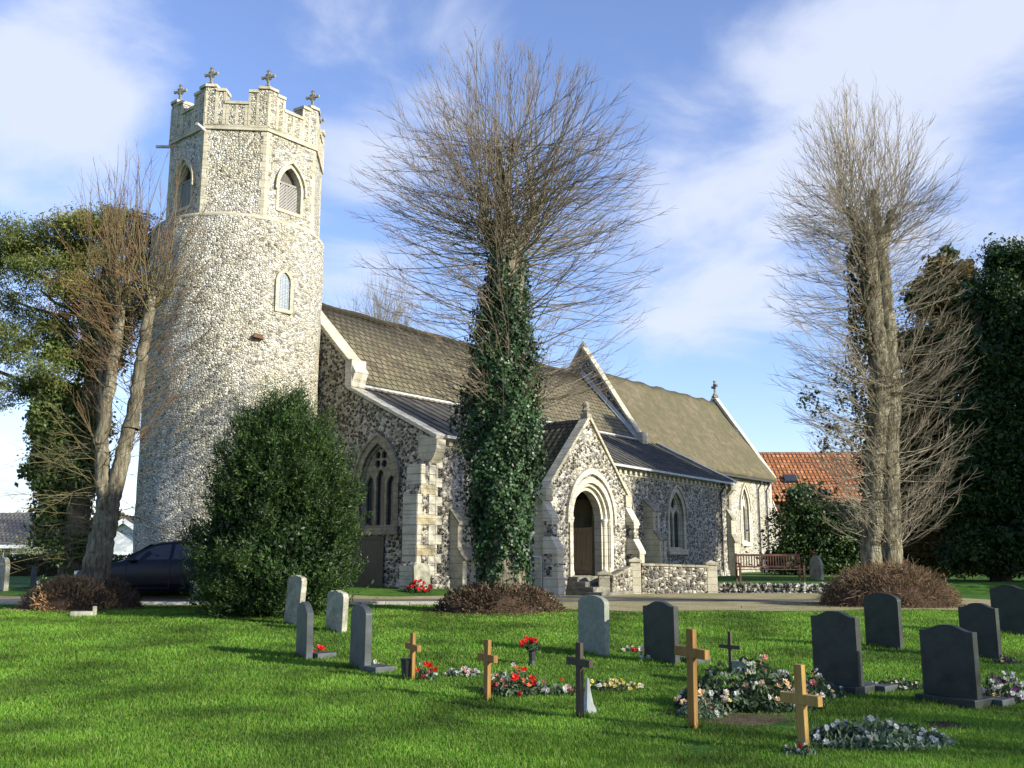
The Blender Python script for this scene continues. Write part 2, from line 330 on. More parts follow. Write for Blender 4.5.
# ------------------------------------------------------------------ mesh helpers
class MB:
    def __init__(s): s.v = []; s.f = []; s.mi = []; s.uv = {}; s.cur = 0
    def add(s, vs, fs, m=None):
        o = len(s.v); s.v += [tuple(p) for p in vs]; s.f += [tuple(i + o for i in f) for f in fs]; s.mi += [s.cur if m is None else m] * len(fs)
    def box(s, x0, x1, y0, y1, z0, z1, m=None, mat=None):
        vs = [Vector((x, y, z)) for z in (z0, z1) for y in (y0, y1) for x in (x0, x1)]
        if mat is not None: vs = [mat @ v for v in vs]
        s.add(vs, [(0, 2, 3, 1), (4, 5, 7, 6), (0, 1, 5, 4), (2, 6, 7, 3), (0, 4, 6, 2), (1, 3, 7, 5)], m)
    def bar(s, a, b, w, h, m=None):
        a, b = Vector(a), Vector(b); d = (b - a).normalized(); up = Vector((0, 0, 1))
        if abs(d.z) > .98: up = Vector((0, 1, 0))
        x = d.cross(up).normalized(); y = x.cross(d).normalized()
        vs = [p + x * i * w / 2 + y * j * h / 2 for p in (a, b) for (i, j) in ((-1, -1), (1, -1), (1, 1), (-1, 1))]
        s.add(vs, [(0, 1, 2, 3), (7, 6, 5, 4), (0, 4, 5, 1), (1, 5, 6, 2), (2, 6, 7, 3), (3, 7, 4, 0)], m)
    def prism(s, pts, fn, d0, d1, m=None):
        """polygon (a,b) list swept between depths d0 and d1 through fn(a,b,d)"""
        n = len(pts); vs = [fn(a, b, d0) for a, b in pts] + [fn(a, b, d1) for a, b in pts]
        s.add(vs, [tuple(range(n))] + [tuple(range(2 * n - 1, n - 1, -1))] + [(i, i + n, (i + 1) % n + n, (i + 1) % n) for i in range(n)], m)
    def panel(s, outer, holes, fn, d0, d1, m=None, mside=None):
        loops = [outer] + list(holes)
        tri = tessellate_polygon([[Vector((a, b, 0)) for a, b in lp] for lp in loops])
        flat = [p for lp in loops for p in lp]
        n = len(flat)
        s.add([fn(a, b, d0) for a, b in flat], tri, m)
        s.add([fn(a, b, d1) for a, b in flat], [t[::-1] for t in tri], m)
        for lp in loops:
            k = len(lp)
            s.add([fn(a, b, d0) for a, b in lp] + [fn(a, b, d1) for a, b in lp], [(i, i + k, (i + 1) % k + k, (i + 1) % k) for i in range(k)], m if mside is None else mside)
    def tube(s, pts, rad, sides=8, m=None, cap=True):
        pts = [Vector(p) for p in pts]; n = len(pts)
        if isinstance(rad, (int, float)): rad = [rad] * n
        ref = Vector((0, 0, 1)) if abs((pts[-1] - pts[0]).normalized().z) < .9 else Vector((1, 0, 0))
        vs = []
        for i, p in enumerate(pts):
            t = (pts[min(i + 1, n - 1)] - pts[max(i - 1, 0)]).normalized()
            x = t.cross(ref).normalized(); y = t.cross(x)
            vs += [p + (x * cos(2 * pi * k / sides) + y * sin(2 * pi * k / sides)) * rad[i] for k in range(sides)]
        fs = [(i * sides + k, i * sides + (k + 1) % sides, (i + 1) * sides + (k + 1) % sides, (i + 1) * sides + k) for i in range(n - 1) for k in range(sides)]
        if cap: fs += [tuple(range(sides))[::-1], tuple(range((n - 1) * sides, n * sides))]
        s.add(vs, fs, m)
    def lathe(s, c, prof, sides=16, m=None):
        c = Vector(c); n = len(prof)
        vs = [c + Vector((r * cos(2 * pi * k / sides), r * sin(2 * pi * k / sides), z)) for r, z in prof for k in range(sides)]
        fs = [(i * sides + k, i * sides + (k + 1) % sides, (i + 1) * sides + (k + 1) % sides, (i + 1) * sides + k) for i in range(n - 1) for k in range(sides)]
        fs += [tuple(range(sides))[::-1], tuple(range((n - 1) * sides, n * sides))]
        s.add(vs, fs, m)
    def build(s, name, mats, parent=None, smooth=False, bevel=0, uvfn=None):
        me = bpy.data.meshes.new(name); me.from_pydata(s.v, [], s.f)
        if not isinstance(mats, (list, tuple)): mats = [mats]
        for m in mats: me.materials.append(m)
        me.polygons.foreach_set('material_index', s.mi)
        import bmesh
        bm = bmesh.new(); bm.from_mesh(me)
        if not smooth: pass
        else: bmesh.ops.remove_doubles(bm, verts=bm.verts, dist=1e-5)
        bmesh.ops.recalc_face_normals(bm, faces=bm.faces); bm.to_mesh(me); bm.free()
        if uvfn:
            uv = me.uv_layers.new(name='UVMap')
            for lp in me.loops: uv.data[lp.index].uv = uvfn(me.vertices[lp.vertex_index].co)
        if smooth: me.shade_smooth()
        o = bpy.data.objects.new(name, me); COL.objects.link(o); o.parent = parent
        if bevel:
            bv = o.modifiers.new('bevel', 'BEVEL'); bv.width = bevel; bv.segments = 2; bv.limit_method = 'ANGLE'
        return o
def npmesh(name, V, Fc, mats, parent=None, mi=None, smooth=False):
    """V (n,3), Fc (m,k) constant polygon size"""
    V = np.asarray(V, np.float32); Fc = np.asarray(Fc, np.int32); k = Fc.shape[1]
    me = bpy.data.meshes.new(name)
    me.vertices.add(len(V)); me.vertices.foreach_set('co', V.ravel())
    me.loops.add(Fc.size); me.loops.foreach_set('vertex_index', Fc.ravel())
    me.polygons.add(len(Fc)); me.polygons.foreach_set('loop_start', np.arange(0, Fc.size, k, dtype=np.int32))
    if not isinstance(mats, (list, tuple)): mats = [mats]
    for m in mats: me.materials.append(m)
    if mi is not None: me.polygons.foreach_set('material_index', np.asarray(mi, np.int32))
    if smooth: me.polygons.foreach_set('use_smooth', np.ones(len(Fc), bool))
    me.update(calc_edges=True)
    o = bpy.data.objects.new(name, me); COL.objects.link(o); o.parent = parent
    return o
def unit(a): return a / np.maximum(np.linalg.norm(a, axis=-1, keepdims=True), 1e-9)
def leaf_cards(name, C, A, B, ln, wd, mat, parent=None):
    """diamond leaves: centre C, long axis A, width axis B"""
    ln = np.asarray(ln)[:, None]; wd = np.asarray(wd)[:, None]
    V = np.stack([C - A * ln / 2, C + B * wd / 2 - A * ln * .1, C + A * ln / 2, C - B * wd / 2 - A * ln * .1], 1).reshape(-1, 3)
    Fc = np.arange(len(V)).reshape(-1, 4)
    return npmesh(name, V, Fc, mat, parent)
def rand_leaves(name, C, size, mat, parent=None, asp=.6, nrm=None, spread=1.0):
    n = len(C); A = unit(rng.normal(size=(n, 3)))
    if nrm is not None:
        nn = unit(nrm + rng.normal(size=(n, 3)) * spread * .5); A = unit(np.cross(nn, A)); B = np.cross(nn, A)
    else: B = unit(np.cross(A, rng.normal(size=(n, 3))))
    s = size * rng.uniform(.6, 1.4, n)
    return leaf_cards(name, C, A, B, s, s * asp, mat, parent)
def tubes_np(name, polys, mats, parent=None, sides=3, smooth=True):
    VV, FF, o = [], [], 0
    ang = 2 * pi * np.arange(sides) / sides
    for pts, rad in polys:
        pts = np.asarray(pts); n = len(pts)
        t = unit(np.gradient(pts, axis=0)); ref = np.array([.31, .17, .93]) if abs(t[0, 2]) < .8 else np.array([1., .1, 0])
        x = unit(np.cross(t, ref)); y = np.cross(t, x); rad = np.asarray(rad)[:, None, None]
        v = pts[:, None, :] + (x[:, None, :] * np.cos(ang)[None, :, None] + y[:, None, :] * np.sin(ang)[None, :, None]) * rad
        VV.append(v.reshape(-1, 3))
        i = np.arange(n - 1)[:, None] * sides; k = np.arange(sides)[None, :]; k2 = (k + 1) % sides
        FF.append(np.stack([i + k, i + k2, i + sides + k2, i + sides + k], -1).reshape(-1, 4) + o); o += n * sides
    return npmesh(name, np.concatenate(VV), np.concatenate(FF), mats, parent, smooth=smooth)

def empty(name, loc=(0, 0, 0), rz=0):
    o = bpy.data.objects.new(name, None); COL.objects.link(o); o.location = loc; o.rotation_euler = (0, 0, rz); return o
def tag(o, label, cat, group=None):
    o['label'] = label; o['category'] = cat
    if group: o['group'] = group
    return o
def kind(o, k, label=None, cat=None):
    o['kind'] = k
    if label: o['label'] = label
    if cat: o['category'] = cat
    return o
def copy_tree(o, parent=None):
    c = o.copy(); COL.objects.link(c); c.parent = parent
    for ch in [x for x in bpy.data.objects if x.parent == o and x != c]: copy_tree(ch, c)
    return c

# ------------------------------------------------------------------ ground
def sm(a, b, x):
    t = np.clip((np.asarray(x, float) - a) / (b - a), 0, 1); return t * t * (3 - 2 * t)
def tz(x, y):
    x = np.asarray(x, float); y = np.asarray(y, float)
    z = .4 * sm(9, 22, y) + .25 * sm(27.5, 30.5, y) * sm(1, -3, x) + .30 * sm(33.15, 34.2, y) * sm(6.3, 7.2, x)
    return z + .02 * np.sin(x * .7 + y * .3) * np.cos(y * .55 - x * .2) * sm(30, 20, y)
def tzf(x, y): return float(tz(x, y))
def hit(px, py):
    r = raydir(px, py); t = 1.0
    e = Vector((0, 0, EYE))
    while t < 300:
        p = e + r * t
        if p.z <= tzf(p.x, p.y): break
        t += .02
    return p
gx = np.concatenate([[-2500, -1200, -600, -300, -160, -100, -70, -55], np.arange(-45, 45.1, .5), [55, 70, 100, 160, 300, 600, 1200, 2500]])
gy = np.concatenate([[-300, -100, -40, -20, -10], np.arange(-5, 70.1, .5), [80, 100, 140, 200, 300, 600, 1200, 2500, 4000]])
GX, GY = np.meshgrid(gx, gy); GZ = tz(GX, GY)
nxg = len(gx); ii, jj = np.meshgrid(np.arange(len(gy) - 1), np.arange(nxg - 1), indexing='ij')
Fq = np.stack([ii * nxg + jj, ii * nxg + jj + 1, (ii + 1) * nxg + jj + 1, (ii + 1) * nxg + jj], -1).reshape(-1, 4)
g = npmesh('ground', np.stack([GX, GY, GZ], -1).reshape(-1, 3), Fq, lawn, smooth=True)
kind(g, 'structure', 'green lawn of the churchyard', 'lawn')

# path: near and far edges as functions of x
def path_near(x): return float(np.interp(x, [-60, -12, -6, -2, 0.5, 3, 8, 11, 13.5], [25.4, 25.3, 25.1, 24.6, 22.6, 22.0, 22.3, 23.2, 25])) + .25 * sin(x * 1.7) + .12 * sin(x * 4.1)
def path_far(x): return float(np.interp(x, [-60, -6, -.6, .6, 1.4, 6.5, 12.0, 13.5], [28.7, 28.6, 28.5, 29.5, 33.0, 32.9, 33.05, 28])) + (.1 * sin(x * 2.3) if x < 0 else 0)
def strip(name, x0, x1, near, far, mat, lift, nx=260, ny=22):
    xs = np.linspace(x0, x1, nx); V = []
    for x in xs:
        a, b = near(x), far(x)
        for k in range(ny):
            y = a + (b - a) * k / (ny - 1); V.append((x, y, tzf(x, y) + lift))
    i, j = np.meshgrid(np.arange(nx - 1), np.arange(ny - 1), indexing='ij')
    Fq = np.stack([i * ny + j, (i + 1) * ny + j, (i + 1) * ny + j + 1, i * ny + j + 1], -1).reshape(-1, 4)
    return npmesh(name, V, Fq, mat, smooth=True)
kind(strip('path', -60, 13.5, path_near, path_far, gravel, .012), 'structure', 'worn gravel path in front of the church', 'path')
kind(strip('tarmac_drive', -60, 12.5, lambda x: float(np.interp(x, [-60, -1, 3, 12.5], [26.2, 26.0, 26.8, 27.3])) + .1 * sin(x * 3), lambda x: float(np.interp(x, [-60, -1, 3, 12.5], [28.2, 27.9, 27.9, 28.4])) + .1 * sin(x * 2.2), asphalt, .017), 'structure', 'worn tarmac strip along the path', 'drive')
kb = MB()
for k in range(24):
    x = -15 + k * .62
    kb.box(x, x + .605, 25.0, 25.13, tzf(x, 25) - .1, tzf(x, 25) + .085)
kind(kb.build('kerb', kerbm, None, bevel=.01), 'structure', 'pale kerb edging the drive', 'kerb')

# grass blades
def blades():
    n = 780000
    u = rng.uniform(0, 1, n); Y = 7.0 * (26.5 / 7.0) ** u
    X = rng.uniform(-.82, .82, n) * Y
    z = tz(X, Y)
    near = np.interp(X, np.linspace(-20, 20, 400), [path_near(x) for x in np.linspace(-20, 20, 400)])
    patchy = np.sin(X * 1.3 + 1.1 * np.sin(Y * .9)) * np.sin(Y * 1.7 + .8 * np.sin(X * 1.1))
    keep = (Y < near + rng.normal(0, .22, n) - 0.55 * (X > -1) * rng.uniform(0, 1.2, n))
    # bare earth round the rose bed and the small crosses
    for (bx, by, br) in BARE: keep &= ((X - bx) ** 2 + ((Y - by) * 1.0) ** 2 > (br * rng.uniform(.3, 1.15, n)) ** 2)
    X, Y, z, patchy = X[keep], Y[keep], z[keep], patchy[keep]; n = len(X)
    h = rng.uniform(.016, .044, n) * (1 + .25 * patchy) * np.where(Y > 14, 1.1, 1)
    w = .0042 * Y / 8 * rng.uniform(.7, 1.3, n)
    a = rng.uniform(0, pi, n); dx, dy = np.cos(a) * w, np.sin(a) * w
    lean = rng.normal(0, .45, (n, 2)) * h[:, None]
    V = np.empty((n, 3, 3)); V[:, 0] = np.stack([X - dx, Y - dy, z - .004], 1); V[:, 1] = np.stack([X + dx, Y + dy, z - .004], 1)
    V[:, 2] = np.stack([X + lean[:, 0], Y + lean[:, 1], z + h], 1)
    TX = []
    for (tx, ty, tr, k) in TUFTS:
        a = rng.uniform(0, 2 * pi, k); r_ = tr * rng.uniform(.55, 1.15, k); x_, y_ = tx + r_ * np.cos(a), ty + r_ * .45 * np.sin(a); z_ = tz(x_, y_); hh = rng.uniform(.04, .10, k); ww = rng.uniform(.003, .006, k)
        aa_ = rng.uniform(0, pi, k); T_ = np.empty((k, 3, 3)); T_[:, 0] = np.stack([x_ - np.cos(aa_) * ww, y_ - np.sin(aa_) * ww, z_], 1); T_[:, 1] = np.stack([x_ + np.cos(aa_) * ww, y_ + np.sin(aa_) * ww, z_], 1)
        T_[:, 2] = np.stack([x_ + rng.normal(0, .02, k), y_ + rng.normal(0, .02, k), z_ + hh], 1); TX.append(T_)
    V = np.concatenate([V] + TX); n = len(V)
    o = npmesh('grass', V.reshape(-1, 3), np.arange(3 * n).reshape(-1, 3), blade_mat)
    kind(o, 'stuff', 'short green grass of the churchyard lawn', 'grass')
_r = [hit(745, 722), hit(690, 728), hit(800, 752), hit(945, 727), hit(640, 750)]
BARE = [(_r[0].x, _r[0].y, .55), (_r[1].x, _r[1].y, .28), (_r[2].x, _r[2].y, .2), (_r[3].x, _r[3].y, .22), (_r[4].x + .5, _r[4].y, .3), (_r[0].x + .35, _r[0].y - .2, .5)]
TUFTS = []

# ------------------------------------------------------------------ CHURCH (local frame: x east along the wall, y north, z up)
church = empty('church', (-2.553, 30.546, 0), R(53))
tag(church, 'flint parish church with a round tower, tiled nave and thatched chancel', 'church')
def arch(c, hw, z0, zs, za, n=9):
    """pointed arch outline: bottom-left, up, apex, down, bottom-right"""
    r = za - zs; Rr = (hw * hw + r * r) / (2 * hw); L_ = []
    L_.append((c - hw, z0)); 
    th = math.asin(min(1, r / Rr))
    for k in range(n + 1):
        t = th * k / n; L_.append((c - hw + Rr - Rr * cos(t), zs + Rr * sin(t)))
    Rt = [(2 * c - a, b) for a, b in L_[:-1]][::-1]
    return L_ + Rt
def circ(c, z, r, n=14): return [(c + r * cos(2 * pi * k / n), z + r * sin(2 * pi * k / n)) for k in range(n)]
fS = lambda w0: (lambda s, z, d: (s, w0 + d, z))       # faces south
fW = lambda u0: (lambda s, z, d: (u0 + d, s, z))       # faces west
def window(fn, c, hw, z0, zs, za, lights=2, mat=lime, gm=glass_dark, surround=.2, name='window', circles=True):
    """stone surround, tracery with cut openings, glass"""
    m = MB()
    m.panel(arch(c, hw + surround, z0 - .12, zs, za + surround * 1.3), [arch(c, hw, z0, zs, za)], fn, -.035, .12)
    m.panel(arch(c, hw, z0, zs, za), [arch(c, hw - .07, z0 + .05, zs, za - .1)], fn, .10, .3)
    # hood mould
    ho = arch(c, hw + surround + .07, zs - .1, zs, za + surround * 1.3 + .1); hi = arch(c, hw + surround - .002, zs - .1, zs, za + surround * 1.3)
    m.panel(ho + hi[::-1], [], fn, -.10, .0)
    m.prism([(c - hw - surround - .05, z0 - .24), (c + hw + surround + .05, z0 - .24), (c + hw + surround + .05, z0 - .1), (c - hw - surround - .05, z0 - .1)], fn, -.10, .25)
    w = m.build(name, mat, church)
    t = MB(); ih = hw - .068; holes = []
    lw = 2 * ih / lights
    for k in range(lights):
        cc = c - ih + lw * (k + .5); hh = lw / 2 - .045
        top = zs + (.22 if lights == 3 and k == 1 else .02)
        holes.append(arch(cc, hh, z0 + .09, top - .15, top + hh * 1.1))
    if circles:
        rr = (za - zs) * .24; zc_ = zs + (za - zs) * (.56 if lights < 3 else .58)
        if lights == 2: holes.append(circ(c, zc_, min(rr, ih * .42)))
        else:
            for k in range(4):
                holes.append(circ(c + .21 * cos(pi / 4 + k * pi / 2), zc_ + .02 + .21 * sin(pi / 4 + k * pi / 2), .13, 10))
            holes.append(circ(c, zc_ + .44, .09, 10))
    t.panel(arch(c, ih + .002, z0 + .045, zs, za - .095), holes, fn, .16, .25)
    t.build('tracery', mat, w)
    gl = MB(); gl.panel(arch(c, ih, z0 + .06, zs, za - .11), [], fn, .275, .29); gl.build('glass', gm, w)
    return w, arch(c, hw, z0, zs, za)
def uv_s(co): return (co.x, sqrt(co.y ** 2 + 0) * 1.4)
Z0 = -.3
# --- openings
S1 = (11.75, .62, 1.95, 3.35, 4.35); S2 = (16.6, .68, 1.95, 3.4, 4.5)
w_s1, h_s1 = window(fS(0), *S1); w_s2, h_s2 = window(fS(0), *S2)
w_w, h_w = window(fW(0), 2.42, .80, 2.55, 4.05, 5.35, 3, lime_dark)  # darker stone puts the shade on this west window into its colour
w_c, h_c = window(fS(3.7), 32.7, .55, 2.5, 4.5, 5.75, 2, lime_clean, glass_pale, .16)
# --- aisle south wall
m = MB()
m.panel([(0, Z0), (22.3, Z0), (22.3, 5.15), (0, 5.38)], [h_s1, h_s2], fS(0), 0, .6, 0, 1)
m.build('south_wall', [flint_mid, lime], church)
m = MB()  # corbel table and eaves cornice
for k in range(52):
    u = .25 + k * .43
    zt = 5.36 - .0103 * u
    m.box(u, u + .18, -.13, .0, zt - .2, zt - .04)
m.prism([(0, 5.335), (22.3, 5.105), (22.3, 5.24), (0, 5.47)], lambda a, b, d: (a, d, b), -.17, .1)
m.prism([(0, 5.10), (22.3, 4.87), (22.3, 4.93), (0, 5.16)], lambda a, b, d: (a, d, b), -.03, .05)
m.build('corbel_table', lime_clean, church)
m = MB()  # stone plinth
m.box(-.02, 22.32, -.10, .02, Z0, .95); m.prism([(-.10, .95), (.0, 1.05), (.02, .95)], lambda a, b, d: (d, a, b), 0, 22.3)
m.build('plinth', flint_mid, church)
# --- west wall of aisle + nave
m = MB()
m.panel([(0.0, Z0), (0.0, 5.38), (4.0, 7.35), (4.0, 8.25), (7.3, 11.55), (10.6, 8.25), (10.6, Z0)], [h_w], fW(0.002), 0, .55, 0, 1)
m.build('west_wall', [flint_mid, lime_dark], church)
m = MB(); m.box(-.035, .01, 2.05, 3.35, .3, 2.2); m.box(-.06, -.03, 2.0, 2.1, .3, 2.25); m.box(-.06, -.03, 3.3, 3.4, .3, 2.25); m.box(-.06, -.03, 2.1, 3.3, 2.17, 2.27)
m.build('boarded_hatch', board, church)
# quoins at the south-west corner
m = MB(); z = .5; k = 0
while z < 5.1:
    hgt = .30; lw_ = .5 if k % 2 else .28
    m.box(.2, lw_, -.014, .0, z, z + hgt - .015, 0)
    z += hgt; k += 1
m.build('quoins', [lime_clean, ochre], church)
# copings
def coping(name, pts, fnc, d0, d1, th, mat, proud=.06):
    m = MB()
    for (a, b) in zip(pts[:-1], pts[1:]):
        a, b = Vector(a), Vector(b); n = Vector((-(b - a).y, (b - a).x)).normalized()
        if n.y < 0: n = -n
        # separate stones along the slope
        ln = (b - a).length; k = max(1, int(ln / .8))
        for i in range(k):
            p = a + (b - a) * (i / k); q = a + (b - a) * ((i + .985) / k); jit = random.uniform(-.008, .008)
            m.prism([tuple(p), tuple(q), tuple(q + n * (th + jit)), tuple(p + n * (th + jit))], fnc, d0 - proud, d1 + proud)
    return m.build(name, mat, church, bevel=.01)
coping('nave_gable_coping', [(3.85, 8.15), (7.3, 11.6), (10.75, 8.15)], fW(0), 0, .55, .14, lime)
coping('aisle_verge_coping', [(-.22, 5.32), (3.98, 7.38)], fW(0), -.02, .5, .12, lime_clean)
m = MB(); m.box(-.07, .62, 3.72, 4.06, 7.42, 8.4); m.prism([(3.55, 7.95), (3.72, 7.6), (3.72, 8.2)], lambda a, b, d: (d, a, b), -.05, .6)
m.build('kneeler', lime_clean, church, bevel=.015)
m = MB()  # corner kneeler under the verge, carved
m.prism([(-.28, 5.3), (-.28, 5.0), (-.16, 4.75), (0.0, 4.55), (0.25, 4.45), (.5, 4.9), (.5, 5.5)], fW(0), -.10, .35)
m.build('kneeler', lime, church, bevel=.015)
# --- corner buttress projecting west, its south face lit
def buttress(name, pts, fnc, d0, d1, mat_list, capped=None, parent=church):
    m = MB(); m.prism(pts, fnc, d0, d1, 0)
    return m.build(name, mat_list, parent, bevel=.012)
fU = lambda a, b, d: (a, d, b)
m = MB(); m.prism([(.0, Z0), (-.74, Z0), (-.74, 1.35), (-.64, 1.5), (-.64, 3.5), (-.35, 4.3), (-.0, 4.75)], fU, .005, .62, 0)
z = .4; k = 0
while z < 4.2:   # stone frame, flint panels and cross bands on the south face
    x1 = -.745 if z < 1.3 else (-.645 if z < 3.4 else -.5)
    mi_ = 2 if k in (4, 7, 10) else 1
    if k % 3 == 1: m.box(x1 - .004, .20, -.016, .012, z, z + .30, mi_)
    else: m.box(x1 - .006, x1 + .18, -.016, .012, z, z + .30, 1); m.box(-.12, .18, -.016, .012, z, z + .30, 1)
    m.box(x1 - .016, x1 + .02, .012, .60, z, z + .30, 1)
    z += .315; k += 1
m.build('buttress', [flint_mid, lime_clean, ochre], church)
def south_buttress(u0, u1, dep, ztop, zmid, cap=lime_dark):
    m = MB()
    f = lambda a, b, d: (d, -a, b)
    m.prism([(0, Z0), (dep, Z0), (dep, zmid), (dep * .62, zmid + .38), (dep * .62, ztop - .45), (0, ztop)], f, u0 + .06, u1 - .06, 0)
    for (a, b) in ((u0, u0 + .22), (u1 - .22, u1)):
        m.prism([(.0, Z0), (dep + .015, Z0), (dep + .015, zmid - .01), (dep * .62 + .015, zmid + .36), (dep * .62 + .015, ztop - .47), (0, ztop - .03)], f, a, b, 1)
    m.prism([(dep + .06, zmid - .02), (dep + .06, zmid + .05), (dep * .62, zmid + .45), (dep * .62, zmid + .36)], f, u0 - .03, u1 + .03, 2)
    m.prism([(dep * .62 + .07, ztop - .5), (dep * .62 + .07, ztop - .40), (0, ztop + .08), (0, ztop - .03)], f, u0 - .03, u1 + .03, 2)
    return m.build('buttress', [flint_mid, lime, cap], church, bevel=.01)
south_buttress(.9, 1.55, .55, 3.1, 1.5)
south_buttress(13.55, 14.15, .75, 4.0, 2.3)
south_buttress(21.95, 22.4, .35, 3.9, 2.3)
# --- aisle roof
def uvslope(w0, k): return lambda co: (co.x, (co.y - w0) * k)
m = MB()
m.prism([(-.28, 5.40), (4.0, 7.42), (4.0, 7.50), (-.28, 5.49)], lambda a, b, d: (d, a, b - .0095 * d * max(0, (4 - a) / 4.3)), .5, 22.15)
m.build('aisle_roof', lead_roof, church, uvfn=uvslope(0, 1.1))
m = MB()
for k in range(34):
    u = .9 + k * .63
    dz = -.0095 * u
    m.bar((u, -.27, 5.51 + dz), (u, 3.98, 7.52), .04, .03)
m.build('lead_rolls', lead_roof, church)
m = MB()
m.bar((.5, 3.93, 7.53), (20.2, 3.93, 7.53), .10, .12, 0)
m.build('nave_gutter', lead_light, church)
m = MB(); m.bar((.3, -.33, 5.40), (22.2, -.33, 5.19), .11, .09); m.build('aisle_gutter', lead_light, church)
coping('aisle_verge_coping', [(-.3, 5.2), (3.98, 7.4)], fW(22.15), 0, .35, .16, lead)
m = MB(); m.panel([(0.0, Z0), (0.0, 5.15), (4.0, 7.35), (4.0, Z0)], [], fW(22.0), 0, .3); m.build('aisle_east_wall', flint_mid, church)
m = MB(); m.prism([(-.28, 5.25), (-.28, 4.9), (0.0, 4.6), (.3, 4.6), (.3, 5.3)], fW(22.3), -.3, .14); m.box(22.2, 22.5, -.05, .3, 3.9, 5.0); m.build('kneeler', lime_dark, church, bevel=.015)
# --- nave
m = MB(); m.box(.5, 20.25, 3.98, 4.5, 5.5, 7.35); m.box(.5, 20.25, 10.1, 10.6, Z0, 7.35); m.build('nave_wall', flint_mid, church)
m = MB()
nr = 26
for k in range(nr):   # gently uneven tiled slope
    u0, u1 = .5 + 19.72 * k / nr, .5 + 19.72 * (k + 1) / nr
    s0, s1 = [.05 * sin(u * .9) * .8 - .03 for u in (u0, u1)]
    vs = []
    for (u, s) in ((u0, s0), (u1, s1)):
        vs += [(u, 3.78, 7.42), (u, 5.5, 9.31 + s), (u, 7.3, 11.2 + s * .7), (u, 9.1, 9.3), (u, 10.85, 7.42)]
    m.add(vs, [(i, i + 1, i + 6, i + 5) for i in range(4)])
m.build('nave_roof', nave_tiles, church, smooth=True, uvfn=uvslope(4, 1.48))
m = MB()
for k in range(50):
    u = .55 + k * .392
    m.tube([(u, 7.3, 11.20 + .02 * sin(k)), (u + .40, 7.3, 11.22 + .02 * sin(k + 1))], .13, 8)
m.build('ridge_tiles', nave_tiles, church, uvfn=uvslope(0, 1))
# east gable of the nave, rising above both roofs
m = MB(); m.panel([(3.9, 5.5), (3.9, 7.55), (7.3, 12.75), (10.7, 7.55), (10.7, 5.5)], [], fW(20.2), 0, .42); m.build('nave_east_gable', flint_dark, church)
coping('nave_gable_coping', [(3.75, 7.45), (7.3, 12.8), (10.85, 7.45)], fW(20.2), 0, .42, .13, lime)
m = MB()
m.bar((20.12, 3.95, 7.62), (20.12, 7.3, 11.36), .16, .05); m.bar((20.17, 3.95, 7.74), (20.17, 7.3, 11.48), .03, .20)
m.build('lead_flashing', lead_light, church)
m = MB(); m.box(20.1, 20.7, 3.6, 4.0, 7.0, 7.9); m.build('kneeler', lime, church, bevel=.02)
# --- chancel
m = MB(); m.panel([(22.3, Z0), (37.0, Z0), (37.0, 6.6), (20.6, 6.6), (20.6, 5.5), (22.3, 5.5)], [h_c], fS(3.7), 0, .6, 0, 1); m.build('chancel_wall', [flint_pale, lime_clean], church)
m = MB(); m.panel([(3.7, Z0), (3.7, 6.6), (7.3, 12.0), (10.9, 6.6), (10.9, Z0)], [], fW(36.6), 0, .4); m.build('chancel_east_gable', flint_pale, church)
coping('chancel_gable_coping', [(3.45, 6.55), (7.3, 12.15), (11.1, 6.55)], fW(36.65), 0, .42, .15, lime_clean)
m = MB(); nr = 40; rows = 12
V = []
for k in range(nr + 1):
    u = 20.62 + 16.0 * k / nr
    for j in range(rows + 1):
        t = j / rows; w_ = 3.22 + (7.3 - 3.22) * t; z = 6.62 + (11.62 - 6.62) * t + .012 * (u - 20) * t * 1.2
        z += .06 * sin(u * 1.1 + t * 2) * sin(t * pi) + .035 * sin(u * 3.1) * t + random.uniform(-.015, .015)
        if j >= rows - 1: z += .10 + .03 * sin(u * 2.2)
        V.append((u, w_, z))
fs = [(k * (rows + 1) + j, (k + 1) * (rows + 1) + j, (k + 1) * (rows + 1) + j + 1, k * (rows + 1) + j + 1) for k in range(nr) for j in range(rows)]
m.add(V, fs)
V2 = [(u, 14.6 - w_, z) for (u, w_, z) in V]; m.add(V2, [f[::-1] for f in fs])
V3 = []
for k in range(nr + 1):
    u, w_, z = V[k * (rows + 1)]; V3 += [(u, w_, z), (u, w_ + .05, z - .34), (u, w_ + .7, z + .25)]
m.add(V3, [(k * 3 + j, k * 3 + 3 + j, k * 3 + 4 + j, k * 3 + 1 + j) for k in range(nr) for j in range(2)])
m.build('thatched_roof', thatch, church, smooth=True, uvfn=uvslope(3, 1.5))
m = MB(); m.bar((22.5, 3.3, 6.32), (36.9, 3.3, 6.32), .1, .09); m.build('chancel_gutter', iron, church)
def pipe(u, w_, z1, kink=True):
    m = MB(); m.tube([(u, w_ - .3, z1), (u, w_ - .28, z1 - .12), (u, w_ - .09, z1 - .4), (u, w_ - .08, .4)], .05, 8)
    for z in (1.2, 2.4, 3.6, z1 - .5): m.tube([(u, w_ - .08, z), (u, w_ - .08, z + .07)], .07, 8)
    m.box(u - .1, u + .1, w_ - .36, w_ - .2, z1 - .05, z1 + .18)
    m.build('downpipe', iron, church)
pipe(34.7, 3.7, 6.2); pipe(36.0, 3.7, 6.2); pipe(21.2, 0, 5.1)
m = MB()  # chancel east buttress stepping out
m.prism([(36.9, Z0), (38.7, Z0), (38.7, 2.3), (38.1, 3.1), (38.1, 4.1), (37.0, 5.2)], fU, 3.68, 4.4, 0)
